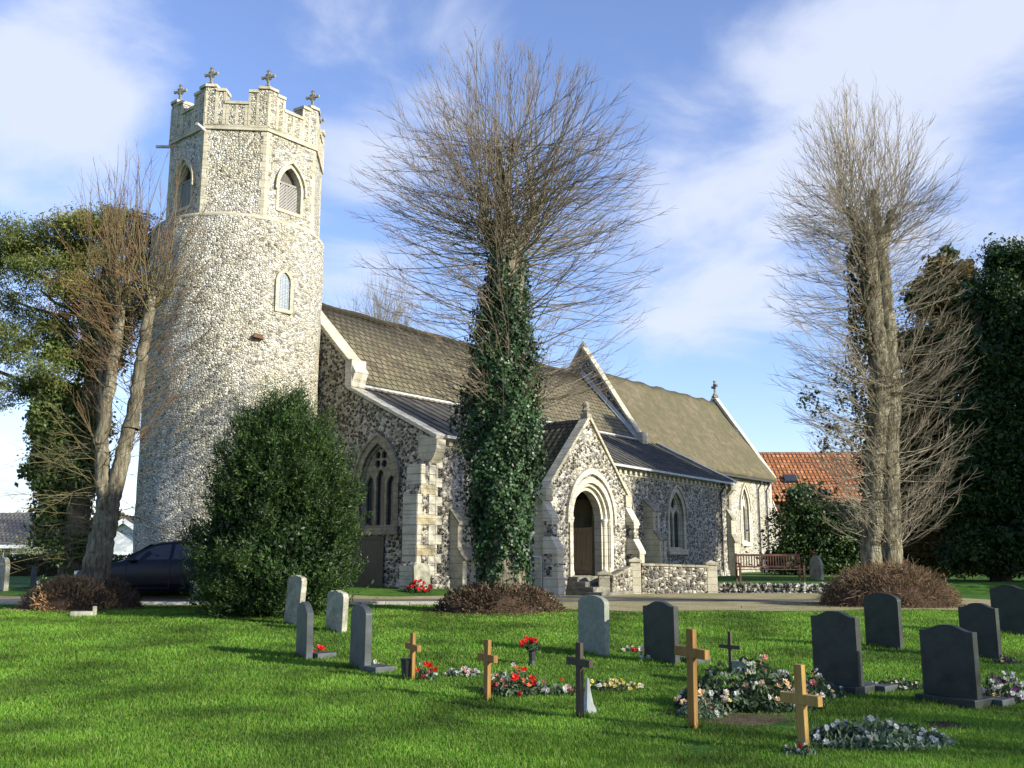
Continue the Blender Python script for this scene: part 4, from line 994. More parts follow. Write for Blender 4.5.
def pollard(name, label, base, stems, heads, crown, n_shoots, trunk_m, tw, tip, group=None, r0=.02, side_n=9, slen=(.35, .8), core=(0, 0), droop=.25, zhead=9.0, up_twigs=None, low=.45, n_top=.5):
    """stems: trunk polylines; heads: knuckles the shoots spring from; crown: (z, radius) outline of the shoot tips"""
    root = empty(name, base); tag(root, label, 'tree', group)
    inv = -np.array(base); P = []
    for (a, b, r0_, r1_) in stems: grow_trunk(P, np.array(a) + inv, np.array(b) + inv, r0_, r1_, .05 if np.linalg.norm(np.array(b) - np.array(a)) < 5 else .1, 22, .035)
    tubes_np('trunk', P, trunk_m, root, 16)
    cz = np.array([c[0] for c in crown]); cr = np.array([c[1] for c in crown]); ztop = cz.max(); zlo = cz.min()
    Sh, T = [], []; heads = [np.array(h) for h in heads]; hc = np.mean(heads, 0)
    for i in range(n_shoots):
        a = rng.uniform(0, 2 * pi); ttop = hc[2]
        zt = ttop - .5 + (ztop - ttop + .5) * rng.uniform(0, 1) ** 1.3 if rng.random() < n_top else rng.uniform(zlo, ttop)
        R_ = np.interp(zt, cz, cr) * (rng.uniform(0, 1) ** (.3 if zt > ttop else .2)) * rng.uniform(.93, 1.05)
        if zt > ttop:   # from the pollard knuckles at the head of the trunk
            h = heads[rng.integers(len(heads))]; tgt = np.array([core[0] + R_ * cos(a), core[1] + R_ * sin(a), zt])
            h2 = heads[rng.integers(len(heads))]
            if np.linalg.norm((h2 - tgt)[:2]) < np.linalg.norm((h - tgt)[:2]): h = h2
            p0 = h + rng.normal(0, .14, 3) - [0, 0, rng.uniform(0, .5)]; zt = tgt[2]
            tgt[2] = min(ztop, max(zt, ttop + .06 * R_))
        else:           # from the sides of the stems, sweeping outwards and a little down
            tgt = np.array([core[0] + R_ * cos(a), core[1] + R_ * sin(a), zt])
            p0z = min(ttop, max(zlo - .6, zt - rng.uniform(-.25, 1.9))); p0 = np.array([core[0] + rng.normal(0, .1), core[1] + rng.normal(0, .1), p0z])
            if stems:
                st_ = stems[rng.integers(min(2, len(stems)))]; q0, q1 = np.array(st_[0]), np.array(st_[1]); tt = np.clip((p0z - q0[2]) / max(.1, q1[2] - q0[2]), 0, 1); pp = q0 + (q1 - q0) * tt
                if abs(pp[2] - p0z) < .8: p0 = pp + rng.normal(0, .08, 3)
        if rng.random() < .2: tgt = p0 + (tgt - p0) * rng.uniform(.45, .8)
        d = tgt - p0; L_ = np.linalg.norm(d); mid = p0 + d * .5 + np.array([d[0] * .12, d[1] * .12, -droop * .5 * np.hypot(d[0], d[1])]) + rng.normal(0, .028 * L_, 3)
        t = np.linspace(0, 1, 9)[:, None]; pts = (1 - t) ** 2 * p0 + 2 * t * (1 - t) * mid + t ** 2 * tgt
        pts[1:] += np.cumsum(rng.normal(0, .011, (8, 3)), 0) * sqrt(L_)
        pts = pts + inv; rb = r0 * rng.uniform(.55, 1.2) * min(1.2, L_ / 3.2)
        Sh.append((pts, np.linspace(rb, .0030, 9)))
        T += side_twigs(pts, side_n if L_ > 2 else side_n // 2, slen, .42, .0052, .0022, .35, 4, .25)
    tubes_np('shoots', Sh, tw, root, 4); tubes_np('twigs', T, tip, root, 3)
    return root

# tree A: ivy-clad pollard in the middle
ax, ay = at(503, 590, 22.3).x, 22.3; az = tzf(ax, ay)
A0 = np.array([ax, ay, az]); Af = np.array([-.12, 22.3, 9.1])
knL = np.array([-.62, 22.2, 9.45]); knR = np.array([.55, 22.4, 9.8]); knM = np.array([-.2, 22.5, 10.2])
A = pollard('pollard_tree', 'tall pollarded tree in the middle, its trunk cloaked in dark ivy', tuple(A0),
    [(A0, Af, .52, .42), (Af - [0, 0, .5], knL, .24, .15), (Af - [0, 0, .4], knR, .26, .15), (Af - [0, 0, .5], knM, .30, .16), (knR, knR + [.3, .1, 1.0], .10, .04), (knR, knR + [-.15, .1, 1.4], .09, .035), (knL, knL + [-.15, 0, 1.0], .10, .04), (knM, knM + [-.2, .2, 1.8], .14, .05), (knM, knM + [.25, -.2, 1.6], .12, .05)],
    [knL, knR, knM, knR + [.3, .1, 1.2], knR + [-.15, .1, 1.4], knL + [-.1, 0, 1.0], knM + [-.2, .2, 1.7], knM + [.25, -.2, 1.5], Af],
    [(5.4, 2.6), (6.2, 3.3), (7.8, 3.65), (9.2, 3.85), (10.4, 3.95), (11.7, 3.7), (12.8, 3.05), (13.6, 2.15), (14.1, 1.0)], 900, bark, twig_m, twig_tip, core=(-.1, 22.35), r0=.0135, side_n=9, droop=.12, n_top=.56)
def ivy(name, path, radf, n, size, mat, parent, inv, thin=None):
    path = np.array(path); t = rng.uniform(0, 1, n) ** 1.0; L_ = len(path) - 1
    i = np.minimum((t * L_).astype(int), L_ - 1); f_ = (t * L_ - i)[:, None]; c = path[i] * (1 - f_) + path[i + 1] * f_
    a = rng.uniform(0, 2 * pi, n); r_ = np.array([radf(x) for x in t]) * (1 + .12 * np.sin(a * 3 + t * 22) + .12 * np.sin(a * 7 - t * 41) + .08 * np.sin(a * 13 + t * 90)) * rng.uniform(.74, 1.12, n)
    nrm = np.stack([np.cos(a), np.sin(a), np.full(n, .15)], 1); C = c + nrm * r_[:, None] * [1, 1, 0]
    if thin is not None:
        keep = rng.random(n) < np.array([thin(x) for x in t]); C, nrm = C[keep], nrm[keep]
    return rand_leaves(name, C + inv, size, mat, parent, .8, nrm, 1.1)
ivy('ivy', [A0, A0 * .5 + Af * .5 + [-.1, 0, 0], Af], lambda t: float(np.interp(t, [0, .12, .3, .5, .7, .9, 1], [.50, .54, .74, .95, .72, .50, .38])), 30000, .075, ivy_mat, A, -A0, lambda t: float(np.interp(t, [0, .05, .15, .7, .88, 1], [.15, .4, 1, 1, .55, .12])))
ivy('ivy', [A0, A0 * .5 + Af * .5 + [-.1, 0, 0], Af], lambda t: float(np.interp(t, [0, .12, .3, .5, .7, .9, 1], [.42, .47, .65, .84, .62, .43, .35])), 9000, .12, yew_dark, A, -A0, lambda t: float(np.interp(t, [0, .05, .15, .7, .9, 1], [.1, .4, 1, 1, .4, .05])))
mA = empty('basal_shoot_mound', (0, 0, 0)); tag(mA, 'low dark reddish mound of shoots round the foot of the ivy-clad tree', 'shrub mound')
mound('dead_shoots', (at(498, 600, 22.1).x, 22.1), 1.36, 1.1, .66, 9000, purple_leaf, mA, .07)

# tree B: right-hand pollard, twin pale stems
bx = at(882, 590, 25.2).x; by = 25.2; bz = tzf(bx, by); B0 = np.array([bx, by, bz])
h1 = np.array([at(862, 215, 25.2).x, 25.2, 10.6]); h2 = np.array([at(880, 225, 25.2).x, 25.3, 10.5])
k1, k2 = h1 + [-.35, 0, .5], h2 + [.4, 0, .5]
B = pollard('pollard_tree', 'tall bare pollarded tree on the right with twin pale stems', tuple(B0),
    [(B0 - [.25, 0, 0], h1 + [.18, 0, -4.5], .29, .27), (B0 + [.27, 0, 0], h2 + [.02, 0, -4.5], .31, .25), (h1 + [.18, 0, -4.6], h1 + [.05, 0, 0], .27, .24), (h2 + [.02, 0, -4.6], h2 - [.02, 0, 0], .25, .2), (h1 - [0, 0, .7], k1, .18, .1), (h2 - [0, 0, .8], k2, .16, .1), (h2 - [0, 0, .2], h2 + [0, .2, 1.2], .15, .07)],
    [k1, k2, h1, h2, h2 + [0, .2, 1.1], k2 + [.1, 0, .8], k1 + [-.05, 0, .8]],
    [(2.4, 1.6), (3.6, 2.35), (6.0, 2.7), (8, 2.75), (10, 2.75), (11.5, 2.6), (12.8, 2.3), (13.8, 1.6), (14.7, .7)], 1050, bark_pale, twig_pale, twig_ptip, core=(at(868, 300, 25.2).x, 25.2), r0=.013, side_n=9, droop=.16, n_top=.36)
_S = []
for k in range(620):   # shaggy short growth all the way up both stems
    zz = rng.uniform(2.0, 10.4); a = rng.uniform(0, 2 * pi); p = np.array([bx - .08 + rng.uniform(-.32, .32), 25.2, zz]) + .2 * np.array([cos(a), sin(a), 0]) - B0
    _S.append(shoot(p, [cos(a), sin(a), rng.uniform(-.3, .8)], rng.uniform(.3, 1.3), .3, 5, .16, .008, .003))
tubes_np('shoots', _S, twig_pale, B, 3)
ivy('ivy', [h1 + [0, .25, -9], h1 + [0, .25, -4], h1 + [-.1, .1, -.6]], lambda t: float(np.interp(t, [0, .5, 1], [.35, .5, .3])), 2200, .10, brown_leaf, B, -B0)
ivy('ivy', [h1 + [0, .3, -9], h1 + [-.1, .3, -4], h1 + [-.1, .1, -.4]], lambda t: float(np.interp(t, [0, .5, 1], [.3, .42, .28])), 2000, .12, yew_dark, B, -B0)
mB = empty('basal_shoot_mound', (0, 0, 0)); tag(mB, 'broad brown mound of tangled dead shoots under the right-hand pollard', 'shrub mound')
mbx = at(888, 590, 24.6).x
mound('dead_shoots', (mbx, 24.6), 1.62, 1.25, 1.04, 9000, brown_leaf, mB, .10, .3, .14, duff)
T = []
for k in range(1300):
    a = rng.uniform(0, 2 * pi); t = np.arccos(rng.uniform(.05, 1)); nn = np.array([sin(t) * cos(a), sin(t) * sin(a), cos(t)])
    p = np.array([mbx, 24.6, tzf(mbx, 24.6) - .05]) + nn * [1.60, 1.24, 1.02]; T.append(shoot(p, np.array([nn[0], nn[1], nn[2] * .4]) + rng.normal(0, .7, 3), rng.uniform(.12, .42), -.9, 5, .2, .008, .003))
tubes_np('twigs', T, twig_brown, mB, 3)
# sprig of dark foliage left of the trunk
c_ = at(820, 415, 26); n = 900
sp = empty('holly_sprig_growth', tuple(B0)); bpy.data.objects.remove(sp)
cl = []
for (px, py) in ((805, 398), (820, 412), (835, 428), (825, 445), (845, 400), (850, 440), (840, 380)):
    q0 = np.array(at(px, py, 25.9)); cl.append(q0 + rng.normal(0, 1, (80, 3)) * [.16, .2, .18])
rand_leaves('leafy_shoots', np.concatenate(cl) - B0, .11, shrub_mat, B, .6)

# tree C: left-hand pollard with two leaning stems
Yc = 23.6
def c3(px, py, Y=Yc): return np.array(at(px, py, Y))
C0 = c3(92, 580); C0[2] = tzf(C0[0], Yc)
fk = c3(108, 518); l1 = c3(101, 440); l2 = c3(122, 300); r1_ = c3(131, 425); r2_ = c3(151, 296)
C = pollard('pollard_tree', 'leaning two-stemmed pollard on the left in front of the round tower', tuple(C0),
    [(C0, fk + [0, 0, .2], .34, .29), (fk - [.05, 0, .1], l1, .20, .16), (l1 - [0, 0, .1], l2, .16, .12), (fk, r1_, .21, .17), (r1_ - [0, 0, .1], r2_, .17, .13), (l2 - [0, 0, .3], l2 + [-.3, .1, .3], .14, .1), (r2_ - [0, 0, .3], r2_ + [.25, 0, .3], .13, .09), (l1, c3(95, 330) + [0, .4, 0], .1, .07)],
    [l2, r2_, c3(95, 325) + [0, .4, 0], l2 + [-.3, .1, .3], r2_ + [.25, 0, .3]],
    [(4.6, 1.2), (6.0, 1.6), (7.4, 2.1), (8.6, 2.35), (9.6, 2.3), (10.6, 2.0), (11.5, 1.5), (12.1, .8)], 330, bark, twig_olive, twig_rust, core=(c3(138, 300)[0], Yc), r0=.017, side_n=8, droop=.15, n_top=.62)
Sx, Tx = [], []
for k in range(60):   # thin shoots drooping from the lower stems
    t = rng.uniform(0, 1); p = (C0 + [0, 0, 1.2]) * (1 - t) + l1 * t - C0; a = rng.uniform(0, 2 * pi) if k % 2 else rng.uniform(2.4, 3.9)
    sh = shoot(p, [cos(a), sin(a), rng.uniform(-.1, .5)], rng.uniform(1.0, 2.7), -.25, 8, .12, .010, .003); Sx.append(sh); Tx += side_twigs(sh[0], 6, (.3, .7))
tubes_np('shoots', Sx, twig_olive, C, 4); tubes_np('twigs', Tx, twig_olive, C, 3)
mC = empty('basal_shoot_mound', (0, 0, 0)); tag(mC, 'russet mound of shoots round the foot of the left-hand pollard', 'shrub mound')
mound('dead_shoots', (at(72, 600, 22.9).x, 22.9), 1.05, .9, .75, 7000, rust_leaf, mC, .075)
mC2 = empty('basal_shoot_mound', (0, 0, 0)); tag(mC2, 'small shaded brown mound between the left-hand pollard and the car', 'shrub mound')
mound('dead_shoots', (at(110, 600, 23.6).x, 23.5), .72, .8, .70, 3500, purple_leaf, mC2, .07)

# yew shrub before the tower
def conifer(name, label, cat, base, rx, ry, h, nspray, mat, core=yew_dark, leaf=.075, lean=0, prof=None, spray=.38, group=None):
    root = empty(name, base); tag(root, label, cat, group)
    prof = prof or (lambda t: np.interp(t, [0, .08, .26, .53, .75, .89, .97, 1], [.70, .88, 1, .90, .66, .36, .14, .04]))
    m = MB(); m.tube([(0, 0, -.1), (0, 0, h * .8)], [.12 * rx, .03], 8); m.build('trunk', bark_dark, root)
    # dark inner branchwork
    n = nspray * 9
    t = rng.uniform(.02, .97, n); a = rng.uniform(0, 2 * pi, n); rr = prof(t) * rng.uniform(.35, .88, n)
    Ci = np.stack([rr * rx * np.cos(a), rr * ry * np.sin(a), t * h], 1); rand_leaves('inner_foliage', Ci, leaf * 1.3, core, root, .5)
    npl = 165; tp = rng.uniform(0, 1, npl) ** .85; ap = rng.uniform(0, 2 * pi, npl); rp_ = prof(tp) * rng.uniform(.70, .92, npl)
    PB = np.stack([rp_ * rx * np.cos(ap), rp_ * ry * np.sin(ap), tp * h * .95], 1)
    PD = unit(np.stack([np.cos(ap), np.sin(ap), .5 + 1.5 * tp], 1) + rng.normal(0, .25, (npl, 3))); PL = rng.uniform(.25, 1.05, npl) * (1 - .2 * tp)
    pi_ = rng.integers(0, npl, nspray); along = rng.uniform(-.5, 1, nspray) ; wid = (.26 * (1 - .75 * np.clip(along, 0, 1)))[:, None]
    P0 = PB[pi_] + PD[pi_] * (PL[pi_] * along)[:, None] + rng.normal(0, 1, (nspray, 3)) * wid
    P0[:, 2] = np.maximum(P0[:, 2], .05); t = tp[pi_]
    D = unit(PD[pi_] + rng.normal(0, .42, (nspray, 3)))
    K = 13; L_ = spray * rng.uniform(.4, 1.1, nspray) * (1 + .6 * (t > .9))
    s_ = np.linspace(0, 1, K)[None, :, None]
    pos = P0[:, None] + D[:, None] * L_[:, None, None] * (s_ - .35) + np.array([0, 0, .06]) * s_ ** 2
    side = unit(np.cross(D, rng.normal(size=(nspray, 3))))[:, None]; alt = np.where(np.arange(K) % 2, 1, -1)[None, :, None]
    A_ = unit(D[:, None] * .9 + side * alt * .8 + rng.normal(0, .25, (nspray, K, 3))); l_ = leaf * (1.25 - .75 * s_[..., 0]) * rng.uniform(.8, 1.2, (nspray, K))
    Cc = (pos + A_ * l_[..., None] * .5).reshape(-1, 3); A_ = A_.reshape(-1, 3); B_ = unit(np.cross(A_, rng.normal(size=A_.shape)))
    leaf_cards('foliage', Cc, A_, B_, l_.ravel(), l_.ravel() * .28, mat, root)
    return root
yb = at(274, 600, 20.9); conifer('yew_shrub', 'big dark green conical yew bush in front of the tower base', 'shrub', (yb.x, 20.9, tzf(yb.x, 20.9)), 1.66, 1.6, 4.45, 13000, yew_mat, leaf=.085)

# clump tree: limbs to clumps of foliage
def clump_cards(centres, radii, n, size, mat, name, parent, inv, asp=.5, upn=.5):
    Cs = []
    w_ = np.array([r[0] * r[1] * r[2] for r in radii]) ** .67; w_ = w_ / w_.sum()
    for c, r, k in zip(centres, radii, (w_ * n).astype(int)):
        # sub-clumps in the volume give light and dark
        sub = max(5, k // 90); u = unit(rng.normal(size=(sub, 3))) * rng.uniform(.45, 1.0, (sub, 1)); sc = np.array(c) + u * r
        idx = rng.integers(0, sub, k); Cs.append(sc[idx] + rng.normal(0, .20, (k, 3)) * np.array(r))
    return rand_leaves(name, np.concatenate(Cs) + inv, size, mat, parent, asp)
def limb(P, a, b, r0_, r1_, sag=.3, n=9):
    a, b = np.array(a, float), np.array(b, float); t = np.linspace(0, 1, n)[:, None]
    pts = a + (b - a) * t + np.array([0, 0, -sag]) * np.sin(t * pi) + rng.normal(0, .06, (n, 3)) * np.sin(t * pi); P.append((pts, np.linspace(r0_, r1_, n)))
# pine with ivy column, far left
Yd = 33.0
D0 = np.array(at(72, 560, Yd)); D0[2] = tzf(D0[0], Yd)
pine = empty('pine_tree', tuple(D0)); tag(pine, 'ivy-covered pine with spreading crown at the far left', 'tree')
top = np.array(at(112, 235, Yd)); P = []
limb(P, D0, top, .45, .2, 0, 16)
for (px, py) in ((-40, 240), (10, 300), (40, 290), (150, 225), (60, 250), (-60, 340), (170, 270)):
    t = rng.uniform(.5, .9); limb(P, D0 * (1 - t) + top * t, np.array(at(px, py, Yd + rng.uniform(-1.2, 1.2))), .11, .035, .3)
tubes_np('trunk', [(p - D0, r) for p, r in P], bark_pine, pine, 8)
cen = [((55, 370), (.9, .8, .5)), ((50, 275), (1.0, .9, .5)), ((-25, 290), (1, .8, .5)), ((20, 262), (1.2, 1, .4)), ((45, 320), (.9, .8, .4)), ((25, 350), (.9, .8, .4)), ((5, 243), (1.1, 1, .55)), ((-45, 250), (1.2, 1, .6)), ((30, 238), (.9, .8, .5)), ((8, 340), (.9, .8, .55)), ((-30, 330), (1, .8, .7)), ((20, 385), (.8, .8, .4)), ((-20, 395), (1, .8, .4)), ((5, 300), (.7, .6, .35))]
clump_cards([at(*c, Yd + rng.uniform(-1, .6)) for c, r in cen], [tuple(np.array(r) * [1.2, 1.1, 1.5]) for c, r in cen], 44000, .15, pine_mat, 'crown', pine, -D0, .22)
cen = [((130, 300), (1.2, 1, .7)), ((75, 290), (1.0, 1, .6)), ((60, 330), (.7, .8, .6)), ((115, 330), (.9, .8, .9)), ((85, 232), (1.5, 1.2, .7)), ((120, 225), (1.3, 1, .6)), ((65, 255), (1.2, 1, .6)), ((110, 262), (1.4, 1, .6)), ((150, 250), (.9, .9, .6)), ((75, 222), (.8, .7, .4)), ((95, 290), (1.1, .9, .5)), ((165, 285), (.8, .8, .6))]
clump_cards([at(*c, Yd + rng.uniform(-.8, .8)) for c, r in cen], [r for c, r in cen], 52000, .14, pine_olive, 'crown', pine, -D0, .25)
cen = [((48, 420), (.6, .8, .9)), ((50, 470), (.7, .8, .9)), ((55, 510), (.7, .8, .9)), ((60, 400), (.85, .8, .7)), ((55, 440), (.8, .8, .9)), ((68, 480), (.95, .8, .9)), ((64, 525), (.85, .8, .9)), ((88, 420), (.8, .8, .9)), ((95, 360), (.8, .8, .9)), ((102, 320), (.7, .7, .7)), ((90, 470), (.7, .7, .8)), ((75, 552), (.7, .7, .6)), ((40, 385), (.6, .6, .35)), ((60, 350), (.45, .5, .5))]
clump_cards([at(*c, Yd + rng.uniform(-.3, .3)) for c, r in cen], [r for c, r in cen], 52000, .12, ivy_olive, 'ivy', pine, -D0, .7)
clump_cards([at(*c, Yd + .5) for c, r in cen], [r for c, r in cen], 12000, .2, ivy_olive, 'ivy', pine, -D0, .7)

# tall evergreens at the right
def bigtree(name, label, base, cen, n, size, mat, trunk_r, group=None, bark_=bark_dark, asp=.35, dark=None, limbs=True):
    base = np.array(base, float); root = empty(name, tuple(base)); tag(root, label, 'tree', group); P = []
    hz_ = max(c[2] for c, r in cen); limb(P, base, base + [0, 0, (hz_ - base[2]) * .92], trunk_r, trunk_r * .25, 0, 10)
    for c, r in cen:
        if limbs: limb(P, base + [0, 0, max(.6, (c[2] - base[2]) * .75)], c, trunk_r * .3, .04, .2)
    tubes_np('trunk', [(p - base, r_) for p, r_ in P], bark_, root, 8)
    clump_cards([c for c, r in cen], [r for c, r in cen], n, size, mat, 'crown', root, -base, asp)
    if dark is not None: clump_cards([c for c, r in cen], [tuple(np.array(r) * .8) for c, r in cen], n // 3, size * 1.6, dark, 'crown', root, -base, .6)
    return root
def cc(lst, Y): return [(np.array(at(px, py, Y + dy)), r) for px, py, dy, r in lst]
bigtree('conifer_tree', 'bronze-tinged conifer behind the right-hand pollard', (at(940, 560, 41).x, 41, .7),
    cc([(950, 272, 0, (1.1, 1.2, 1.0)), (935, 300, 0, (1.4, 1.4, 1.2)), (965, 310, 0, (1.4, 1.4, 1.4)), (925, 350, 0, (1.5, 1.5, 1.4)), (955, 370, .5, (1.8, 1.6, 1.6)), (915, 400, 0, (1.5, 1.5, 1.4)), (945, 430, 0, (1.9, 1.6, 1.5)), (905, 450, 0, (1.3, 1.5, 1.2)), (925, 480, 0, (1.8, 1.5, 1.2)), (905, 495, 0, (1.2, 1.2, .8)), (920, 520, 0, (1.4, 1.2, .7)), (950, 505, 0, (1.6, 1.5, 1)), (925, 545, 0, (1.3, 1.2, .9)), (955, 548, 0, (1.4, 1.2, 1.0)), (935, 562, 0, (1.2, 1.2, .6))], 41), 62000, .19, yew_brown, .35, dark=yew_dark)
bigtree('yew_tree', 'tall dark green yew at the right edge of the churchyard', (at(1000, 570, 37).x, 37, .7),
    cc([(1005, 262, 0, (.9, 1, .9)), (1030, 262, 0, (1, 1, .9)), (990, 300, 0, (1.3, 1.3, 1.3)), (1020, 320, 0, (1.7, 1.5, 1.5)), (985, 360, 0, (1.3, 1.4, 1.4)), (1020, 390, 0, (2.0, 1.6, 1.6)), (980, 420, 0, (1.4, 1.4, 1.4)), (1010, 450, 0, (1.9, 1.6, 1.5)), (975, 480, 0, (1.5, 1.5, 1.2)), (1015, 505, 0, (1.8, 1.5, 1.0)), (955, 505, 0, (1.2, 1.3, .8)), (985, 535, 0, (1.4, 1.2, 1.1)), (1020, 540, 0, (1.6, 1.4, 1.2)), (1005, 560, 0, (1.5, 1.3, .6)), (965, 556, 0, (1.0, 1.2, .7)), (1050, 545, 0, (1.6, 1.4, 1.2)), (1060, 350, 0, (2, 2, 3)), (1060, 470, 0, (2, 2, 2.4))], 37), 92000, .17, yew_mat, .4, dark=yew_dark)
# off-frame trees to the right that shade the lawn and the aisle wall
def world_cc(l): return [(np.array((x, y, z)), r) for x, y, z, r in l]
bigtree('yew_tree', 'broad dark yew standing beyond the right edge of the view', (25.7, 31.8, .4), world_cc([(25.7, 31.8, 3.5, (2.4, 2.4, 2)), (25.7, 31.8, 6.5, (2.7, 2.7, 2.2)), (25.7, 31.8, 9.5, (2.5, 2.5, 2.2)), (25.7, 31.8, 12.2, (2.0, 2.0, 1.7))]), 42000, .3, yew_dark, .4)
bigtree('yew_tree', 'dark yew nearest the viewpoint, off to the right', (14.5, -3.4, 0), world_cc([(14.5, -3.4, 3.2, (2.2, 2.2, 1.4)), (14.8, -3.2, 5.6, (2.4, 2.4, 1.8)), (14.2, -3.6, 8, (2.0, 2.0, 1.6))]), 2600, .25, yew_dark, .35)
def bare_tree(name, label, base, h, n1, trunk_r, lmat, tmat, group=None, depth=4, spread=.55, fork=.3, side_n=3):
    root = empty(name, base); tag(root, label, 'tree', group); main = []; fine = []
    def rec(p, d, L_, r_, lv):
        pts, _ = shoot(p, d, L_, .15, 6, .09); rr = np.linspace(r_, r_ * .62, 6); (main if lv < 2 else fine).append((pts, rr))
        if lv >= depth: return
        for _ in range(n1 if lv else n1 + 2):
            t = rng.uniform(.45, 1.0); i = int(t * 5); dd = unit(pts[min(i + 1, 5)] - pts[max(i - 1, 0)]); s_ = unit(np.cross(dd, rng.normal(size=3))); a = rng.uniform(.3, 1) * spread
            rec(pts[i], dd * cos(a) + s_ * sin(a), L_ * rng.uniform(.55, .8), rr[i] * .6, lv + 1)
    rec(np.zeros(3), np.array([0.02, 0, 1.0]), h * .38, trunk_r, 0)
    tubes_np('trunk', main, lmat, root, 7); tubes_np('twigs', fine, tmat, root, 3); return root
e0 = at(345, 290, 62); et = bare_tree('bare_tree', 'leafless tree showing above the nave roof beside the tower', (e0.x, 62, .6), 28.0, 4, .4, bark_dark, twig_m, None, 5, .75)
et.scale = (.62, .62, 1.08)
bare_tree('bare_tree', 'leafless tree off to the right that streaks the lawn with shade', (17.0, 1.5, 0), 9.0, 4, .22, bark, twig_m, None, 5, .8)
bare_tree('bare_tree', 'second leafless tree off to the right, farther from the viewpoint', (20.0, 6.0, 0), 9.5, 4, .22, bark, twig_m, None, 5, .8)
t0 = at(18, 500, 110); bare_tree('bare_tree', 'hazy leafless tree behind the bungalow at the far left', (t0.x, 110, .6), 10, 4, .3, bark, twig_m, None, 4, .9)

# round dark shrub behind the chancel
s0 = at(812, 560, 50); sr = empty('evergreen_shrub', (s0.x, 50, .7)); tag(sr, 'rounded dark green shrub beyond the chancel, before the orange roof', 'shrub')
cen = cc([(805, 505, 0, (1.5, 1.5, 1.0)), (795, 525, 0, (1.3, 1.5, 1.3)), (825, 525, 0, (1.8, 1.5, 1.2)), (812, 550, 0, (2.3, 1.6, 1.4)), (845, 545, 0, (1.5, 1.5, 1.4)), (795, 565, 0, (1.5, 1.5, 1.0)), (830, 572, 0, (2, 1.5, .9)), (862, 560, 0, (1.2, 1.2, 1.0)), (850, 518, 0, (1.3, 1.3, .9)), (868, 538, 0, (1.3, 1.3, 1.1))], 50)
b0 = np.array((s0.x, 50, .7)); clump_cards([c for c, r in cen], [r for c, r in cen], 22000, .16, shrub_mat, 'foliage', sr, -b0, .5); clump_cards([c for c, r in cen], [r for c, r in cen], 5000, .3, yew_dark, 'foliage', sr, -b0, .6)
P = []; [limb(P, np.zeros(3), np.array(c) - b0, .08, .03, .1) for c, r in cen]; tubes_np('stems', P, bark_dark, sr, 6)

